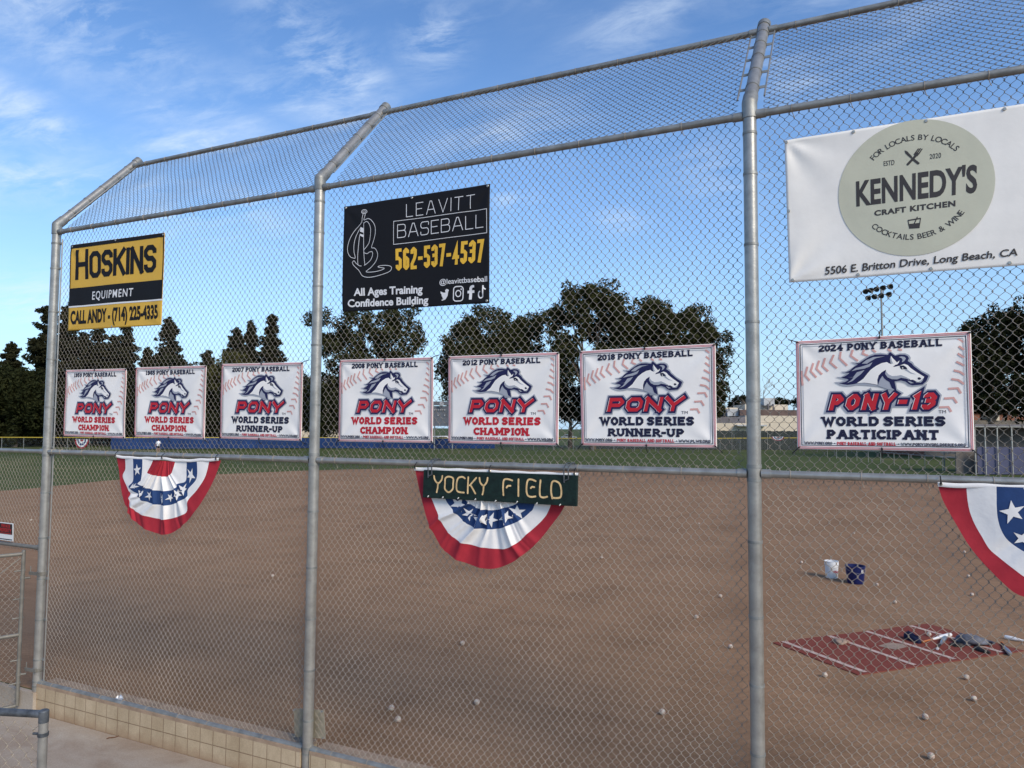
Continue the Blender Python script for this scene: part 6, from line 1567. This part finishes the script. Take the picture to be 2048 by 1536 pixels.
# dugout enclosure
t = tag(empty('dugout', gz0(2010, 58)), 'fenced dugout with a dusty blue lower panel and tall posts at the right edge', 'dugout')
part('back_wall', 'dug_dark', t, [(1950, 2400, 856, 944, 61, .3, 0, 0.)]); part('blue_panel', 'dug_blue', t, [(1955, 2400, 895, 943, 58, .06, 0, .04)]); part('top_rail', 'steel_dull', t, [(1948, 2400, 853.5, 855.5, 58, .08)])
part('roof', 'roof_grey', t, [(1950, 2400, 850, 853, 58.6, 3.2)])
for px in (1951, 1971.5, 1996, 2025, 2058, 2100): part('post', 'steel', t, [(px-1, px+1, 854, 944, 57.85, .08, 0, 0.)])
part('side_wall', 'dug_dark', t, [(1912, 1951, 898, 945, 59, .12, 0, 0.)])
t = tag(empty('bleacher', gz0(1915, 64)), 'small aluminium bleacher between the 2024 banner and the dugout', 'bleacher')
for i in range(4): part('plank', 'steel', t, [(1880+i*5, 1936+i*4, 913-i*8, 915-i*8, 62+i*.8, .35)])
for px in (1889, 1930): part('frame', 'steel_dull', t, [(px-.8, px+.8, 890, 930, 64, .1, 0, 0.)])
# sideline fence
A_, B_ = GZ(1655, 915)[:2], GZ(1925, 947)[:2]; pts = walk([A_, B_], 3.2)
t = tag(empty('sideline_fence', (*A_, 0)), 'low grey sideline fence running below the 2024 banner to the dugout', 'fence')
mb = MB(); mb.tube([(*p, 1.2) for p in pts], .03, 8); mb.build('rail', MT['steel_dull'], t)
for p in pts: mb = MB(); mb.tube([(*p, 0), (*p, 1.22)], .03, 8); mb.build('post', MT['steel'], t)
# scoreboard
t = tag(empty('scoreboard', gz0(880, 112)), 'dark grey scoreboard between the 2008 and 2012 banners', 'scoreboard')
part('panel', 'score', t, [(856, 912, 812, 852, 112, .5)]); part('header', 'score', t, [(854, 914, 803, 810.5, 112, .5)])
for px in (869, 905): part('post', 'steel_dull', t, [(px-1, px+1, 850, 890, 112.4, .2, 0, 0.)])
mb = MB(); c = DP(883.5, 807.5, 111.6); mb.lathe(c, [(.01, 0), (.36, .0), (.36, .2), (.3, .25), (.01, .25)], 20, axis=-np.array([CF[0], CF[1], 0])); mb.build('emblem', MT['score_mark'], t)
part('digit_row', 'score_mark', t, [(868+i*4, 870.5+i*4, 818.5, 821, 111.9, .05) for i in range(6)]+[(875+i*13, 877+i*13, 829, 832, 111.9, .05) for i in range(2)])
# vehicles
def vehicle(label, cat, name, px, D, L_, h, paint, van):
    b = gz0(px, D); t = tag(empty(name, b), label, cat); ux = np.array([CR[0], CR[1], 0]); ux /= np.linalg.norm(ux); uy = np.array([-ux[1], ux[0], 0])
    prof = [(-.5, .28), (-.5, .62), (-.47, .95), (.22, .98), (.36, .60), (.5, .52), (.5, .28)] if van else [(-.5, .25), (-.5, .55), (-.40, .62), (-.26, .97), (.06, .98), (.24, .64), (.46, .56), (.5, .42), (.5, .25)]
    def P_(x, y, z): return b+ux*x*L_+uy*y+np.array([0, 0, z*h])
    w = .88; n_ = len(prof); mb = MB(); mb.add([P_(x, -w, z) for x, z in prof]+[P_(x, w, z) for x, z in prof], [tuple(range(n_)), tuple(range(2*n_-1, n_-1, -1))]+[(i, n_+i, n_+(i+1) % n_, (i+1) % n_) for i in range(n_)])
    bo = mb.build('body', MT[paint], t); bv = bo.modifiers.new('b', 'BEVEL'); bv.width = .06; bv.segments = 3
    for x0, x1, xt0, xt1 in (((-.42, -.12, -.42, -.12), (-.08, .20, -.08, .17)) if van else ((-.34, -.10, -.26, -.10), (-.08, .17, -.08, .05))):
        mb = MB(); mb.add([P_(x0, -w-.012, .64), P_(x1, -w-.012, .64), P_(xt1, -w-.012, .90), P_(xt0, -w-.012, .90)], [(0, 1, 2, 3)]); mb.build('window', MT['glass_dark'], t)
    for x in (-.31, .31):
        c = P_(x, -w+.04, 0)+np.array([0, 0, .33]); mb = MB(); mb.lathe(c, [(.2, -.08), (.33, -.06), (.33, .14), (.2, .16)], 18, axis=uy); mb.build('wheel', MT['tyre'], t, smooth=True)
        mb = MB(); mb.lathe(c-uy*.085, [(.01, 0), (.2, .0), (.2, .03)], 14, axis=uy); mb.build('rim', MT['steel'], bpy.data.objects[t.children[-1].name], smooth=True)
    return t
vehicle('white van parked behind the fence under the scoreboard', 'van', 'parked_van', 884, 118, 5.2, 2.1, 'van', True)
vehicle('pale grey car parked beyond the fence between the 2012 and 2018 banners', 'car', 'parked_car', 1138, 215, 4.5, 1.5, 'car', False)
bpy.context.view_layer.update()
